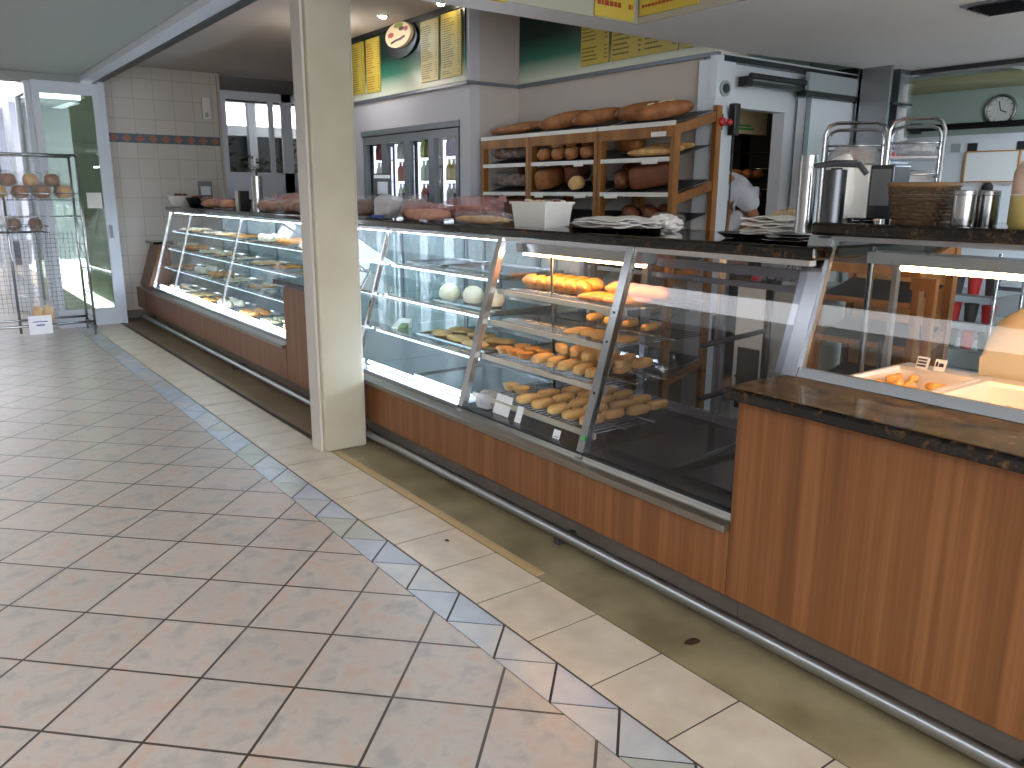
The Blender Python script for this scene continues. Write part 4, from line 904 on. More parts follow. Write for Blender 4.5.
# raised top
R = 1.505
t = thing('tongs_canister', 'dark steel canister with tongs lying on top, beside the polished tube', 'canister', (2.722, 1.732, R))
MB().lathe([(.040, 0), (.040, .185), (.037, .185), (.037, .01), (.0001, .01)], n=28).build('canister', 'steel_dark', t)
MB().tube([(-.05, .05, .198), (0, 0, .208), (.05, -.06, .203), (.06, -.085, .17)], [.008, .012, .012, .010], 8).tube([(-.03, .07, .20), (.02, .02, .214), (.05, -.05, .212)], .007, 8).build('tongs', 'charcoal', t)
t = bag('plastic_bag', 'white plastic bag with dark print behind the tongs canister', (2.88, 1.81, R), (.05, .055, .12), .3, 'plastic_white', None, seed=3, neck=False)
MB().box(-.064, -.055, -.02, .02, .17, .195).build('print', 'black', t)
bowl('fruit_bowl', 'small bowl of red tomatoes between canister and napkin box', (3.1, 1.83, R), .06, .03, 'steel', fill='tomatoes', fm='red_food', n=14)
t = thing('napkin_dispenser', 'white and steel napkin dispenser on the raised servery top', 'napkin dispenser', (2.95, 1.70, R), .0)
MB().box(-.06, .045, .0, .085, .012, .205).build('body', 'plastic_white', t, bevel=.006)
MB().box(-.06, .055, -.095, -.002, .012, .205).build('steel_side', 'steel_dark', t, bevel=.006)
MB().box(-.063, -.060, -.085, -.012, .06, .19).build('window', 'steel_brushed', t)
for a, b_ in ((-.045, -.08), (-.045, .07), (.035, -.08), (.035, .07)): MB().lathe([(.008, 0), (.008, .013)], (a, b_, 0), 10).build('foot', 'rubber', t)
t = thing('wicker_basket', 'brown wicker basket on the raised servery top', 'basket', (2.88, 1.485, R))
m = MB(); L = 10
for i in range(L):
    zz = .006+i*.0125; s_ = .80+.20*i/(L-1)
    n = 48; pts = []
    for k_ in range(n):
        a = 2*PI*k_/n; ca, sa = math.cos(a), math.sin(a)
        wob = .003*math.sin(a*16+(PI if i % 2 else 0))
        x = math.copysign(abs(ca)**.5, ca)*(.075*s_+wob); y = math.copysign(abs(sa)**.5, sa)*(.100*s_+wob); pts.append((x, y, zz))
    m.tube(pts, .0068, 6, closed=True)
m.box(-.058, .058, -.078, .078, 0, .008); m.build('weave', 'wicker', t)
pts = [(math.copysign(abs(math.cos(a))**.5, math.cos(a))*.078, math.copysign(abs(math.sin(a))**.5, math.sin(a))*.103, .133) for a in [2*PI*k_/40 for k_ in range(40)]]
MB().tube(pts, .009, 8, closed=True).build('rim', 'wicker_rim', t)
for i, (x, y, lb) in enumerate(((2.80, 1.305, 'brushed steel canister right of the basket, left one of the pair'), (2.90, 1.275, 'brushed steel canister, right one of the pair beside the basket'))):
    t = thing('canister', lb, 'canister', (x, y, R))
    MB().lathe([(.034, 0), (.035, .003), (.035, .098), (.032, .10)], n=32).build('body', 'steel', t)
    MB().lathe([(.036, .1005), (.036, .112), (.032, .115), (.0001, .115)], n=32).build('lid', 'steel_brushed', t)
t = thing('plastic_jug', 'large plastic jug with pink upper part and yellow liquid, at the right edge', 'jug', (2.85, 1.10, R))
MB().lathe([(.075, 0), (.082, .01), (.082, .10), (.0001, .10)], n=28).build('liquid', 'oil', t)
MB().lathe([(.082, .101), (.081, .17), (.065, .20), (.035, .23), (.033, .27), (.0001, .275)], n=28).build('upper', 'jug_pink', t)

# ================================================================== BEHIND THE COUNTER
t = thing('bread_slicer', 'white bread slicing machine with a red button behind the empty case', 'machine', (3.9, 2.84, 0))
MB().box(0, .45, -.02, .21, .0, 1.06).box(0, .45, -.02, .21, 1.06, 1.08).build('body', 'panel_white', t, bevel=.01)
MB().box(.03, .5, -.24, -.022, 0, 1.10).build('side_body', 'panel_grey', t, bevel=.01)
MB().box(-.01, -.001, .02, .17, .35, .72).build('opening', 'outdoor_dark', t)
MB().box(.05, .2, .05, .16, 1.08, 1.11).build('switch_box', 'charcoal', t); MB().lathe([(.025, 0), (.03, .015), (.02, .035), (.0001, .038)], (.09, .15, 1.11), 16).build('red_button', 'red_plastic', t)
MB().tube([(-.03, .16, .55), (-.04, .10, .50), (-.03, .04, .53)], .006, 6).build('cable', 'black', t)
t = rack(1.98, 2.56, 'low timber rack seen through the left end of the servery glass', 3.92, 4.26, 1.32, [1.30, 1.08, .86, .6, .3], 'wood_rack')
MB().box(.34, .355, -.25, .25, .05, 1.36).build('back_panel', 'wood_pale', t)
t = thing('timber_board', 'tan timber board standing against the low rack, seen through the servery', 'board', (3.86, 1.93, 0), 0)
MB().box(-.02, .01, -.06, -.02, 0, 1.22).box(-.02, .01, -.02, .06, 1.16, 1.22).build('frame', 'wood_rack', t)
t = thing('crate_trolley', 'steel trolley holding red and blue tubs beyond the servery glass', 'trolley', (5.5, 2.62, 0))
for a in (-.32, .32):
    for b_ in (0, .4): MB().tube([(b_, a, .03), (b_, a, 1.25)], .012, 8).build('post', 'steel', t)
for z in (.40, .62, .80, .98): MB().box(-.01, .42, -.33, .33, z-.012, z).build('shelf', 'steel_brushed', t)
for zi, z in enumerate((.62, .80, .98)):
    for k_ in range(6):
        y = 2.62-.27+.108*k_; col = 'blue_plastic' if k_ == 5 else ('red_plastic' if (k_+zi) % 2 else 'charcoal')
        o = MB().lathe([(.034, 0), (.042, .10), (.045, .102), (.045, .115), (.0001, .118)], n=16).build('tub', col, loc=(5.56, y, z))
        tag(o, '%s tub on the %s shelf of the crate trolley, %s from the right' % ({'blue_plastic': 'blue', 'red_plastic': 'red', 'charcoal': 'dark'}[col], ['lower', 'middle', 'upper'][zi], ORD[k_]), 'tub')
t = thing('kitchen_bench', 'pale steel bench along the far kitchen wall', 'bench', (7.0, 1.9, 0))
MB().box(0, .55, -1.1, 1.1, .86, .90).build('top', 'steel', t); MB().box(.02, .53, -1.08, 1.08, .12, .859).build('cabinet', 'panel_white', t)
for i in range(3): MB().box(.0, .019, -1.05+.72*i, -.38+.72*i, .15, .84).build('door', 'panel_grey', t)
t = thing('paper_roll_bench', 'timber box with a curved cream paper sheet draped over it, right edge', 'box', (3.62, 1.18, 0))
MB().box(0, .45, -.7, .22, .0, 1.16).build('box', 'wood_pale', t)
m = MB(); prof = [(-.03+.0, .86), (-.04, 1.0), (-.03, 1.12), (.01, 1.19), (.15, 1.22), (.4, 1.21)]
vs = []; n = len(prof)
for j, (yy, sh_) in enumerate(((-.72, .06), (-.3, .05), (.05, .02), (.20, -.03), (.30, -.11), (.33, -.2))):
    for (x, z) in prof: vs.append((x-.005*j, yy, z+sh_*(.9 if z > 1.1 else .3)))
N0 = len(vs); vs += [(x-.003, y, z+.003) for x, y, z in vs]; fs = []
for j in range(5):
    for i in range(n-1): A = j*n+i; fs += [(A, A+1, A+n+1, A+n), (N0+A, N0+A+n, N0+A+n+1, N0+A+1)]
m.add(vs, fs, 0, True); m.build('sheet', 'paper_cream', t)
# rack trolleys with curved tops
def trolley(label, y0, y1, x0, x1, zt, n=9, rz=0.):
    t = thing('rack_trolley', label, 'trolley', (x0, (y0+y1)/2, 0), rz); w = (y1-y0)/2; D = x1-x0
    for xx in (0, D):
        MB().tube([(xx, -w, .1), (xx, -w, zt-.06), (xx, -w+.02, zt-.015), (xx, -w+.06, zt), (xx, w-.06, zt), (xx, w-.02, zt-.015), (xx, w, zt-.06), (xx, w, .1)], .011, 8).build('end_loop', 'steel', t)
        for k_ in range(5): MB().tube([(xx, -w, zt-.13-.17*k_), (xx, w, zt-.13-.17*k_)], .007, 6).build('rung', 'steel', t)
    for yy in (-w, w):
        for k_ in range(n): MB().tube([(0, yy*.96, .35+k_*.17), (D, yy*.96, .35+k_*.17)], .008, 6).build('runner', 'steel', t)
        for xx in (0, D): MB().lathe([(.0001, -.035), (.03, -.03), (.035, 0), (.03, .03), (.0001, .035)], (xx, yy, .05), 12).build('castor', 'rubber', t)
    return t
trolley('steel rack trolley with rounded top and bagged bread, left one', 2.66, 3.00, 4.62, 5.2, 2.02, rz=.55)
trolley('steel rack trolley with rounded top, right one beside the clock wall', 2.32, 2.60, 4.62, 5.2, 2.02, rz=.49)
for i, (y, z, rx, rz_) in enumerate(((2.83, 1.73, .16, .085), (2.83, 1.60, .16, .06))):
    bag('bread_bag', 'clear plastic covered tray of pale bread above the servery, %s' % ['upper one', 'lower one'][i], (4.87, y+.15, z+.01), (.22, .14, rz_), .55, 'bag_white', 3, seed=i+3, neck=False, inner_m='crust_pale')
    tray('baking_tray', 'flat baking tray under the %s plastic covered bread' % ['upper', 'lower'][i], 4.62, 5.12, y, y+.3, z-.005, 'steel').rotation_euler = (0, 0, .55)
for i, z in enumerate((1.82, 1.65)):
    bag('bread_bag', 'crumpled clear bag in the right rack trolley, %s' % ['upper', 'lower'][i], (4.86, 2.59, z), (.16, .11, .05), .49, 'bag_white', None, seed=i, neck=False)
    tray('baking_tray', 'baking tray in the right rack trolley, %s one' % ['upper', 'lower'][i], 4.62, 5.1, 2.47, 2.71, z-.012, 'steel').rotation_euler = (0, 0, .49)
# coolroom: racks with bread, sliding door, fittings
t = trolley('dark bread trolley inside the coolroom doorway', 4.35, 4.85, 5.35, 5.95, 1.95, 9)
for k_ in range(8):
    z = .52+.17*k_+.012
    tray('baking_tray', 'baking tray of rolls in the coolroom trolley, %s from the bottom' % ORD[k_], 5.37, 5.93, 4.37, 4.83, z, 'steel_dark')
    for j in range(4): put_food('roll', (5.43+.14*j, 4.45, z+.006), .3*j, 'brown roll on the %s tray from the bottom in the coolroom' % ORD[k_], 'bread roll', 'rolls on the %s coolroom tray' % ORD[k_], seed=j, sc=1.1)
t = tag(MB().box(0, .46, 0, .01, 0, .20).build('paper_notice', 'paper_cream', loc=(5.24, 4.28, 2.07)), 'pale paper notice hanging high in the coolroom doorway', 'notice')
m = MB().box(.08, .30, -.002, 0, .03, .045).box(.08, .26, -.002, 0, .055, .07).build('lettering', 'green_plastic', t)
MB().box(.05, .06, 0, .01, .2, .32).box(.40, .41, 0, .01, .2, .32).build('hanging_cord', 'charcoal', t)
t = thing('coolroom_door', 'large white sliding coolroom door hanging from a dark rail', 'door', (5.20, 3.62, 0))
MB().box(0, .76, -.04, .04, .05, 2.27).build('leaf', 'panel_white', t, bevel=.008)
MB().box(-.012, .04, -.046, -.04, .1, 2.27).build('edge_strip', 'alu_grey', t); MB().box(.08, .14, -.055, -.04, 1.36, 1.42).build('handle', 'charcoal', t)
MB().box(.17, .23, -.043, -.04, 1.80, 1.815).build('label', 'card_white', t)
t = thing('door_rail', 'dark overhead sliding rail above the coolroom door', 'rail', (4.5, 3.60, 2.30))
MB().box(.04, 1.55, -.02, .02, 0, .03).build('track', 'steel_dark', t); MB().box(.0, .06, -.04, .03, -.01, .05).build('stop', 'black', t); MB().tube([(.06, -.02, .06), (.66, -.02, .06)], .018, 10).build('counterweight_tube', 'charcoal', t)
MB().box(.66, 1.42, -.05, -.02, .01, .13).build('cover_plate', 'panel_grey', t); MB().box(.62, 1.46, -.06, .02, -.03, .008).build('bracket', 'black', t)
t = thing('stainless_duct', 'stainless steel corner column with shelf brackets behind the counter', 'column', (5.75, 3.30, 0))
MB().box(.0, .03, 0, .24, .0, 2.5).box(0, .22, .22, .25, 0, 2.5).build('panel', 'steel_brushed', t); MB().box(.22, .36, .05, .25, 0, 2.5).build('channel', 'steel_brushed', t)
MB().box(.04, .30, -.02, .20, 2.24, 2.255).build('shelf', 'steel_dark', t); MB().box(.30, .345, .02, .05, 1.9, 2.4).build('bracket', 'chrome', t)
MB().box(.05, .3, -.04, .2, 1.83, 1.845).build('shelf', 'steel', t); MB().blob((.12, .0, 1.88), (.05, .04, .035), 10, 6, mi=0).build('red_packet', 'red_plastic', t)
MB().blob((.24, .02, 1.875), (.05, .04, .03), 10, 6).build('red_packet', 'red_plastic', t)
t = thing('emergency_button', 'red emergency stop button on the pale corner post', 'switch', (4.31, 3.64, 2.06))
MB().box(-.005, .04, -.03, 0, -.05, .05).build('box', 'charcoal', t); MB().blob((.015, -.045, 0), (.03, .02, .03), 12, 8).build('knob', 'red_plastic', t)
MB().blob((.09, -.045, 0), (.022, .02, .022), 12, 8).build('second_knob', 'red_plastic', t)
t = thing('round_switch', 'round grey switch above the red emergency button', 'switch', (4.38, 3.64, 2.27))
MB().prism([(.05*math.cos(a*PI/12), .05*math.sin(a*PI/12)) for a in range(24)], -.012, 0, 'y').build('plate', 'panel_grey', t); MB().prism([(.03*math.cos(a*PI/12), .03*math.sin(a*PI/12)) for a in range(24)], -.018, -.012, 'y').build('dial', 'steel_dark', t)
t = thing('hanging_phone', 'black handset hanging with its cord beside the doorway', 'phone', (4.42, 3.60, 1.98))
MB().box(0, .055, -.03, .03, .0, .20).build('handset', 'black', t, bevel=.01); MB().tube([(.03, 0, 0), (.02, -.01, -.4), (.0, 0, -.8)], .005, 6).build('cord', 'black', t)
# clock wall
t = thing('wall_clock', 'round white wall clock with a silver rim on the green kitchen wall', 'clock', (7.6, 3.33, 2.31))
def disc(m, r, d0, d1, n=40, cy=0, cz=0, mi=0): return m.prism([(cy+r*math.cos(2*PI*k/n), cz+r*math.sin(2*PI*k/n)) for k in range(n)], -d1, -d0, 'x', mi)
disc(MB(), .118, 0, .03).build('face', 'board_white', t); MB().tube([(-.035, .118*math.cos(2*PI*k/32), .118*math.sin(2*PI*k/32)) for k in range(32)], .014, 8, closed=True).build('rim', 'steel', t)
m = MB()
for k_ in range(12): a = k_*PI/6; m.tube([(-.032, .098*math.cos(a), .098*math.sin(a)), (-.032, .084*math.cos(a), .084*math.sin(a))], .003, 5)
m.build('hour_marks', 'charcoal', t); MB().tube([(-.036, 0, 0), (-.036, -.05, -.02)], .005, 6).build('hour_hand', 'charcoal', t); MB().tube([(-.036, 0, 0), (-.036, .02, .075)], .004, 6).build('minute_hand', 'charcoal', t)
t = thing('freezer_door', 'wide pale panelled sliding door under the clock', 'door', (7.55, 3.05, 0))
MB().box(0, .04, -1.0, .70, .05, 2.12).build('leaf', 'panel_white', t); MB().box(0, .045, .72, 1.25, .05, 2.12).build('side_leaf', 'panel_white', t)
MB().box(-.01, .0, .42, .50, 1.98, 2.05).build('switch', 'charcoal', t); MB().box(-.01, 0, .56, .64, 1.98, 2.05).build('grey_switch', 'panel_grey', t); MB().box(-.01, 0, .02, .10, 1.98, 2.05).build('switch', 'charcoal', t)
t = thing('overhead_rail', 'black overhead rail with end bracket on the clock wall', 'rail', (7.55, 3.2, 2.19))
MB().box(-.04, 0, -1.2, .80, -.02, .03).build('track', 'black', t); MB().box(-.03, 0, .80, 1.1, -.01, .015).build('bar', 'steel', t); MB().box(-.06, .0, .78, .86, -.04, .05).build('bracket', 'charcoal', t)
t = thing('whiteboard', 'small whiteboard with a thin frame on the panelled door', 'whiteboard', (7.54, 3.33, 1.72))
MB().box(-.012, 0, -.21, .21, .01, .25).build('board', 'board_white', t); MB().box(-.016, .0, -.22, .22, .25, .262).box(-.016, .0, -.22, .22, -.0, .01).box(-.016, 0, -.225, -.21, 0, .26).box(-.016, 0, .21, .225, 0, .26).build('frame', 'wood_pale', t)
MB().blob((-.02, .0, -.05), (.02, .05, .05), 10, 6).build('hook', 'charcoal', t)
t = thing('ceiling_vent', 'square dark louvred vent in the white soffit, top right', 'vent', (4.40, 1.98, 2.5))
MB().box(-.16, .16, -.14, .14, -.012, -.001).build('frame', 'alu_grey', t)
for k_ in range(7): MB().prism([(-.13+.037*k_, -.024), (-.11+.037*k_, -.012), (-.107+.037*k_, -.012), (-.127+.037*k_, -.024)], -.12, .12, 'y').build('louvre', 'charcoal', t)

# ================================================================== WORKER IN THE COOLROOM
def skin(name, verts, edges, m, parent, sub=2, root=0):
    me = bpy.data.meshes.new(name); me.from_pydata([v[0] for v in verts], edges, []); me.materials.append(MATS[m])
    o = bpy.data.objects.new(name, me); COL.objects.link(o); o.parent = parent
    md = o.modifiers.new('skin', 'SKIN'); md.use_smooth_shade = True
    sv = me.skin_vertices[0].data if me.skin_vertices else None
    if sv is None:
        me.attributes; bpy.context.view_layer.objects.active = o
    for i, v in enumerate(verts):
        r = v[1]; me.skin_vertices[0].data[i].radius = (r, r) if not isinstance(r, tuple) else r
    me.skin_vertices[0].data[root].use_root = True
    s_ = o.modifiers.new('sub', 'SUBSURF'); s_.levels = sub; s_.render_levels = sub
    return o
pz = 0.0
t = thing('person', 'person in a white t-shirt bending inside the coolroom doorway', 'person', (5.02, 4.06, .08), 0)
# local: -x is the facing direction; bent forward
V = [((0, 0, 1.02), .15), ((-.02, 0, 1.22), .145), ((-.06, 0, 1.42), .16), ((-.13, 0, 1.58), .15), ((-.22, 0, 1.66), .07), ((-.30, 0, 1.70), .085), ((-.34, 0, 1.78), .095), ((-.35, 0, 1.86), .07),
     ((0, .10, .92), .10), ((-.03, .11, .52), .065), ((.02, .11, .12), .048), ((-.12, .12, .06), .04),
     ((0, -.10, .92), .10), ((.02, -.11, .52), .065), ((.05, -.11, .12), .048), ((-.09, -.12, .06), .04),
     ((-.12, .19, 1.56), .065), ((-.10, .25, 1.32), .045), ((-.30, .20, 1.16), .032), ((-.38, .18, 1.13), .03),
     ((-.10, -.19, 1.56), .065), ((.0, -.25, 1.33), .045), ((-.22, -.22, 1.18), .032), ((-.30, -.2, 1.15), .03)]
Ed = [(0, 1), (1, 2), (2, 3), (3, 4), (4, 5), (5, 6), (6, 7), (0, 8), (8, 9), (9, 10), (10, 11), (0, 12), (12, 13), (13, 14), (14, 15), (3, 16), (16, 17), (17, 18), (18, 19), (3, 20), (20, 21), (21, 22), (22, 23)]
for (bx_, by_, bz_, s_) in ((-.38, .18, 1.13, 1), (-.30, -.2, 1.15, -1)):
    base = [i for i, v in enumerate(V) if v[0] == (bx_, by_, bz_)][0]
    for k_, (dy, L_) in enumerate(((-.03, .065), (-.01, .075), (.01, .07), (.03, .055))):
        V.append(((bx_-.05, by_+dy, bz_-.01), .009)); V.append(((bx_-.05-L_*.6, by_+dy, bz_-.03), .008)); V.append(((bx_-.05-L_*.8, by_+dy, bz_-.06), .007)); q0 = len(V)-3
        Ed += [(base, q0), (q0, q0+1), (q0+1, q0+2)]
    V.append(((bx_-.02, by_-s_*.045, bz_-.02), .010)); V.append(((bx_-.06, by_-s_*.055, bz_-.04), .008)); Ed += [(base, len(V)-2), (len(V)-2, len(V)-1)]
try:
    def mk(name, V, Ed, m, sub=2):
        me = bpy.data.meshes.new(name); me.from_pydata([v[0] for v in V], Ed, []); me.materials.append(MATS[m])
        o = bpy.data.objects.new(name, me); COL.objects.link(o); o.parent = t
        bm = bmesh.new(); bm.from_mesh(me); lay = bm.verts.layers.skin.verify()
        for i, v in enumerate(bm.verts): v[lay].radius = (V[i][1], V[i][1]); v[lay].use_root = (i == 0)
        bm.to_mesh(me); bm.free()
        md = o.modifiers.new('skin', 'SKIN'); md.use_smooth_shade = True; s_ = o.modifiers.new('sub', 'SUBSURF'); s_.levels = sub; s_.render_levels = sub
        return o
    mk('body', V, Ed, 'skin')
    mk('t_shirt', [((.0, 0, .98), .165), ((.0, 0, 1.22), .165), ((-.02, 0, 1.42), .18), ((-.10, 0, 1.58), .17), ((-.17, 0, 1.64), .10), ((-.11, .20, 1.55), .085), ((-.10, .24, 1.40), .07), ((-.08, -.20, 1.55), .085), ((-.03, -.24, 1.40), .075)], [(0, 1), (1, 2), (2, 3), (3, 4), (3, 5), (5, 6), (3, 7), (7, 8)], 'tshirt')
    mk('trousers', [((0, 0, 1.0), .165), ((0, .10, .90), .115), ((-.03, .11, .52), .08), ((.02, .11, .12), .065), ((0, -.10, .90), .115), ((.02, -.11, .52), .08), ((.05, -.11, .12), .065)], [(0, 1), (1, 2), (2, 3), (0, 4), (4, 5), (5, 6)], 'trousers')
    MB().blob((-.335, 0, 1.835), (.10, .09, .09), 14, 9).build('hair', 'hair', t)
    q = MB().blob((-.435, 0, 1.76), (.018, .014, .02), 8, 6); q.build('nose', 'skin', t)
    for s_ in (-1, 1):
        MB().blob((-.415, .035*s_, 1.785), (.012, .014, .009), 8, 6).build('eye', 'board_white', t); MB().blob((-.33, .093*s_, 1.765), (.02, .010, .03), 8, 6).build('ear', 'skin', t)
    MB().blob((-.418, 0, 1.725), (.010, .026, .007), 8, 6).build('mouth', 'red_food', t)
except Exception as ex: print('SKINERR', ex)

# ================================================================== MALL SIDE, LEFT
t = thing('glass_door', 'tall white-framed folding glass door leaf standing open at the far left', 'door', (2.0, 10.85, 0), PI+.04)
def leaf(t, w, h, gl='green_glass', y=0.):
    MB().box(0, .075, -.03, .03, .01, h).box(w-.075, w, -.03, .03, .01, h).box(.075, w-.075, -.03, .03, h-.13, h).box(.075, w-.075, -.03, .03, .01, .21).build('frame', 'alu_white', t, bevel=.003)
    MB().box(.075, w-.075, -.004, .004, .21, h-.13).build('pane', gl, t)
leaf(t, .70, 2.80)
MB().box(.02, .05, .03, .06, 1.05, 1.20).build('lock', 'alu_grey', t); MB().box(.10, .26, .032, .036, 1.40, 1.58).build('notice', 'plastic_white', t)
t = thing('glass_door', 'second folding glass leaf behind the first, seen edge-on', 'door', (1.28, 10.92, 0), 1.62)
leaf(t, .70, 2.80)
t = thing('glass_door', 'third white-framed glass leaf further down the mall', 'door', (1.20, 12.4, 0), 1.75)
leaf(t, .75, 2.75, 'fridge_glass')
struct('door_1', MB().box(2.0, 2.06, 10.86, 10.98, 0, 2.84), 'alu_white')
struct('trim_27', MB().box(2.0, 2.06, 10.98, 11.3, 0, 3.1), 'alu_white')
# wire bread rack
RX0, RX1, RY0, RY1, RT = .20, 1.56, 10.05, 10.55, 1.97
t = thing('wire_bread_rack', 'chrome wire rack of bagged bread standing at the far left', 'rack', (RX0, RY0, 0)); w, d = RX1-RX0, RY1-RY0
for xx in (0, w/2, w):
    for yy in (0, d):
        if xx == w/2 and yy == 0: continue
        MB().tube([(xx, yy, .02), (xx, yy, RT)], .014, 8).build('post', 'steel', t)
for yy in (0, d): MB().tube([(0, yy, RT), (w, yy, RT)], .013, 8).build('top_rail', 'steel', t)
for xx in (0, w):
    MB().tube([(xx, 0, RT), (xx, d, RT)], .013, 8).build('top_rail', 'steel', t)
    for k_ in range(5):
        z = 1.30-.27*k_; MB().tube([(xx, 0, z), (xx, d, z-.02)], .008, 6).build('rung', 'steel', t)
        if k_ < 4: MB().tube([(xx, 0, z-.25), (xx, d, z)], .004, 5).build('brace', 'steel', t)
def wire_shelf(z, x0, x1, lip=.07, part='basket'):
    m = MB()
    for k_ in range(int((x1-x0)/.045)+1): xx = x0+k_*.045; m.tube([(xx, 0, z+lip), (xx, 0, z), (xx, d, z), (xx, d, z+lip)], .0025, 4)
    for yy in [d*j/8 for j in range(9)]: m.tube([(x0, yy, z), (x1, yy, z)], .003, 4)
    for yy in (0, d): m.tube([(x0, yy, z+lip), (x1, yy, z+lip)], .006, 6)
    m.build(part, 'steel', t)
wire_shelf(1.50, 0, w-.02); wire_shelf(1.16, 0, w*.75); 
m = MB()
for k_ in range(30): m.tube([(k_*.045, d, .25), (k_*.045, d, 1.15)], .002, 4)
for k_ in range(18): m.tube([(0, d, .27+k_*.05), (w, d, .27+k_*.05)], .002, 4)
m.build('wire_back', 'steel', t)
MB().tube([(0, 0, .17), (w, 0, .17)], .014, 8).build('foot_bar', 'steel', t); MB().tube([(0, d, .17), (w, d, .17)], .014, 8).build('foot_bar', 'steel', t)
MB().tube([(w, 0, 1.33), (0, 0, 1.33)], .009, 6).build('front_bar', 'steel', t)
for xx in (0, w): MB().box(xx-.02, xx+.02, -.04, d+.04, .10, .13).build('foot', 'steel_dark', t)
for row, (z, yy) in enumerate(((1.505, 10.20), (1.505, 10.42), (1.625, 10.25))):
    for i in range(6 if row < 2 else 5):
        x = 1.43-.205*i-(.1 if row == 2 else 0)
        bag('bread_bag', 'bagged loaf in the upper wire basket, %s, %s from right' % (['front row', 'back row', 'top layer'][row], ORD[i]), (x, yy, z+.004), (.14, .10, .092), 1.57, 'wrap', 1, seed=i, neck=(row == 2), inner_m='crust' if (i+row) % 3 else 'crust_pale')
for i in range(4):
    bag('bread_bag', 'bagged dark loaf in the lower wire basket, %s from the right' % ORD[i], (1.12-.2*i, 10.25, 1.166), (.15, .09, .09), 1.57, 'wrap', 1, seed=i, neck=True, inner_m='crust_dark')
t2 = bag('chip_bag', 'clear bag with brown food leaning at the foot of the wire rack', (1.06, 9.98, .185), (.13, .06, .13), 0, 'wrap', 2, seed=4, neck=False, inner_m='crust_pale')
t = thing('price_sign', 'white price sign clipped low on the front of the wire rack', 'sign', (1.02, 9.88, .10))
MB().box(-.12, .10, -.004, 0, .0, .20).build('card', 'card_white', t); MB().box(-.05, .03, -.006, -.004, .09, .105).box(-.08, .06, -.006, -.004, .13, .14).build('lettering', 'blue_plastic', t)
t = thing('litter_bin', 'dark mesh litter bin far down the mall', 'bin', (1.95, 21.0, 0))
MB().lathe([(.20, 0), (.23, .5), (.21, .5), (.18, .02), (.0001, .02)], n=24).build('basket', 'charcoal', t); MB().tube([(.235*math.cos(2*PI*k/24), .235*math.sin(2*PI*k/24), .5) for k in range(24)], .015, 6, closed=True).build('rim', 'steel_dark', t)
t = thing('wall_switch', 'white wall box on the tiled wall above the counter end', 'box', (3.33, 11.29, 2.52))
MB().box(-.05, .05, -.05, 0, 0, .26).build('case', 'plastic_white', t)
MB().box(-.02, .02, -.055, -.05, .02, .08).build('panel', 'panel_grey', t)
# shrubs outside the end windows
for i, (x, y, s_) in enumerate(((3.65, 12.3, 1.), (4.45, 12.45, .9), (5.25, 12.3, 1.))):
    t = thing('potted_shrub', 'dark green shrub outside the end window, %s from the left' % ORD[i], 'shrub', (x, y, 0))
    MB().lathe([(.15, 0), (.20, .4), (.18, .4), (.0001, .36)], n=18).build('pot', 'charcoal', t)
    MB().tube([(0, 0, .3), (.02, 0, 1.2), (0, .02, 1.9)], .02, 6).build('stem', 'crust_dark', t)
    m = MB(); rr = random.Random(i)
    for _ in range(420):
        a = rr.uniform(0, 6.28); h = rr.uniform(1.2, 2.35)*s_; q = .36*math.sqrt(rr.random()); c = Vector((q*math.cos(a), q*math.sin(a), h)); u = Vector((rr.uniform(-1, 1), rr.uniform(-1, 1), rr.uniform(-.4, .8))).normalized()*.07; v = u.cross(Vector((rr.uniform(-1, 1), rr.uniform(-1, 1), 1))).normalized()*.025
        m.add([c-u, c+v, c+u, c-v], [(0, 1, 2, 3)])
    o = m.build('foliage', 'leaf', t); o['kind'] = 'stuff'
# bits of dirt on the cement strip
for i, (x, y, s_) in enumerate(((2.12, 1.75, .03), (2.16, .62, .022), (1.86, 3.03, .012))):
    tag(MB().blob((0, 0, .003), (s_, s_*.6, .004), 9, 4, noise=.4, seed=i).build('leaf_litter', 'choc', loc=(x, y, 0), rot=(0, 0, i)), ['dark scrap of leaf on the olive cement strip, centre', 'dark scrap on the cement beside the foot rail, lower right', 'tiny dark speck on the pale stone tiles'][i], 'litter')

emit('tube_bright', '#dff2ff', 42.); emit('fill_warmwhite', '#fff0dc', 45.)
# ================================================================== LIGHT, SKY, CAMERA
w = bpy.data.worlds.new('sky'); S.world = w; w.use_nodes = True
bg = w.node_tree.nodes['Background']; bg.inputs[0].default_value = (.93, .96, 1., 1); bg.inputs[1].default_value = 5.5
def fitting(name, label, x, y, z, lx, ly, m='tube_kitchen', n=1):
    t = thing(name, label, 'light', (x, y, z))
    MB().box(-lx/2, lx/2, -ly/2, ly/2, -.03, 0).build('housing', 'plaster_cool', t)
    MB().box(-lx/2+.02, lx/2-.02, -ly/2+.02, ly/2-.02, -.045, -.03).build('diffuser', m, t)
    return t
fitting('ceiling_light', 'long fluorescent fitting on the kitchen ceiling', 6.6, 1.2, 2.9, .25, 1.8, 'tube_bright')
fitting('ceiling_light', 'fluorescent fitting on the low ceiling behind the servery', 4.9, .2, 2.5, .2, 1.3)
fitting('ceiling_light', 'square fill light added out of view behind the cream column', 3.3, 7.3, 3.1, .2, .26, 'tube_bright')  # added lamp, tucked behind the column to light the far shop
fitting('ceiling_light', 'fluorescent fitting over the staff aisle, hidden above the beam', 3.0, 5.0, 3.1, .2, 1.2)
fitting('ceiling_light', 'small warm fill light added on the coolroom ceiling', 5.0, 4.6, 2.4, .2, .4, 'fill_cold_room')  # lamp added so the trays in the coolroom show
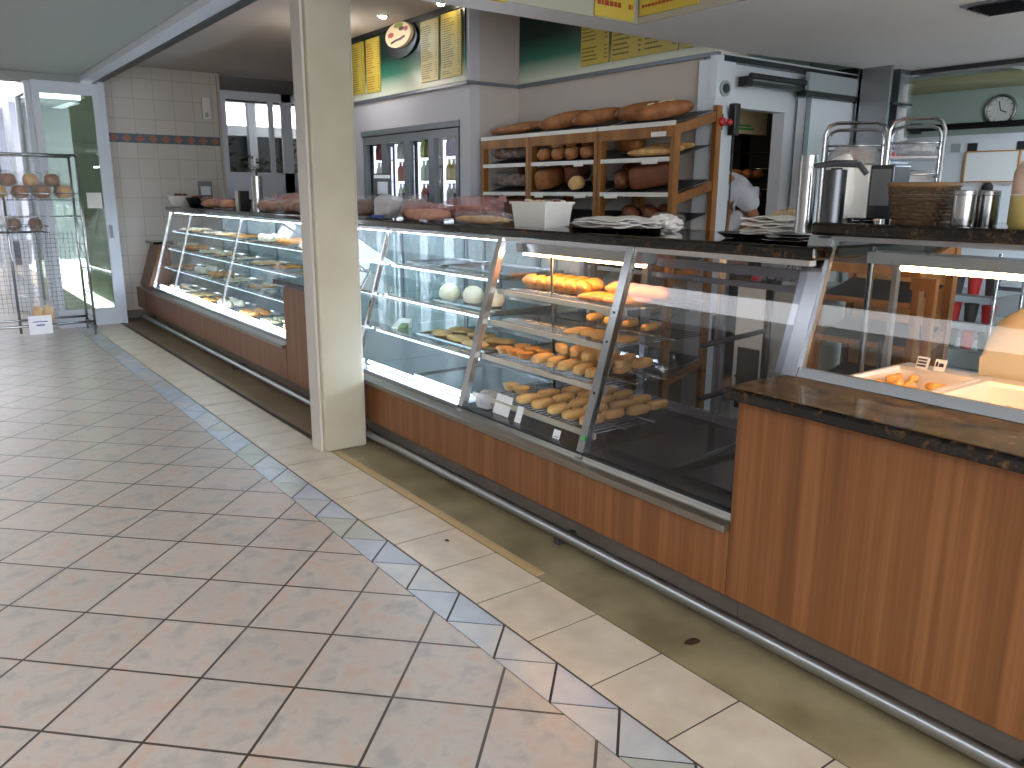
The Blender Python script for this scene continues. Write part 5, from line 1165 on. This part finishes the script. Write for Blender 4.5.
t = thing('added_globe', 'round fill globe added out of view behind the cream column', 'light', (3.3, 7.3, 2.72))  # glowing globe added unseen to lift the shop ceiling and walls
MB().blob((0, 0, 0), (.06, .06, .06), 18, 12).build('globe', 'fill_warmwhite', t); MB().tube([(0, 0, .06), (0, 0, .35)], .005, 6).build('cord', 'black', t)
t = thing('ceiling_light', 'bare fill tube added out of view over the staff aisle', 'light', (4.7, .5, 2.15))  # tube added outside the view to brighten the soffit from below
MB().tube([(0, -.75, 0), (0, .75, 0)], .018, 10).build('tube', 'fill_bare', t)
for yy in (-.6, .6): MB().tube([(0, yy, .02), (0, yy, .35)], .006, 6).build('hanger', 'steel', t)
def downlight(x, y, z, label):
    t = thing('downlight', label, 'light', (x, y, z))
    MB().lathe([(.035, -.004), (.05, -.006), (.052, 0), (.035, 0)], n=20).build('trim_ring', 'chrome', t)
    MB().blob((0, 0, -.008), (.033, .033, .014), 16, 8).build('bulb', 'downlight', t)
downlight(3.72, 6.05, 3.1, 'small round downlight grazing the rightmost menu board on the drinks wall')
downlight(3.58, 6.785, 3.1, 'small round recessed downlight above the oval sign')
cam = bpy.data.cameras.new('camera'); co = bpy.data.objects.new('camera', cam); COL.objects.link(co); S.camera = co
yaw, pitch, roll, f = 0.63554, 0.23181, 0.00628, 807.
fw = Vector((math.sin(yaw)*math.cos(pitch), math.cos(yaw)*math.cos(pitch), -math.sin(pitch)))
rt = Vector((math.cos(yaw), -math.sin(yaw), 0)); up = rt.cross(fw)
r2 = rt*math.cos(roll)+up*math.sin(roll); u2 = -rt*math.sin(roll)+up*math.cos(roll)
M = Matrix((r2, u2, -fw)).transposed().to_4x4(); M.translation = Vector((0, 0, 1.6)); co.matrix_world = M
cam.sensor_width = 36.; cam.sensor_fit = 'HORIZONTAL'; cam.lens = f/1024*36; cam.clip_start = .02; cam.clip_end = 200
S.cycles.transparent_max_bounces = 24; S.cycles.max_bounces = 8
vs = S.view_settings; vs.view_transform = 'Standard'; vs.look = 'None'; vs.gamma = 1.; vs.exposure = .5; vs.use_curve_mapping = False
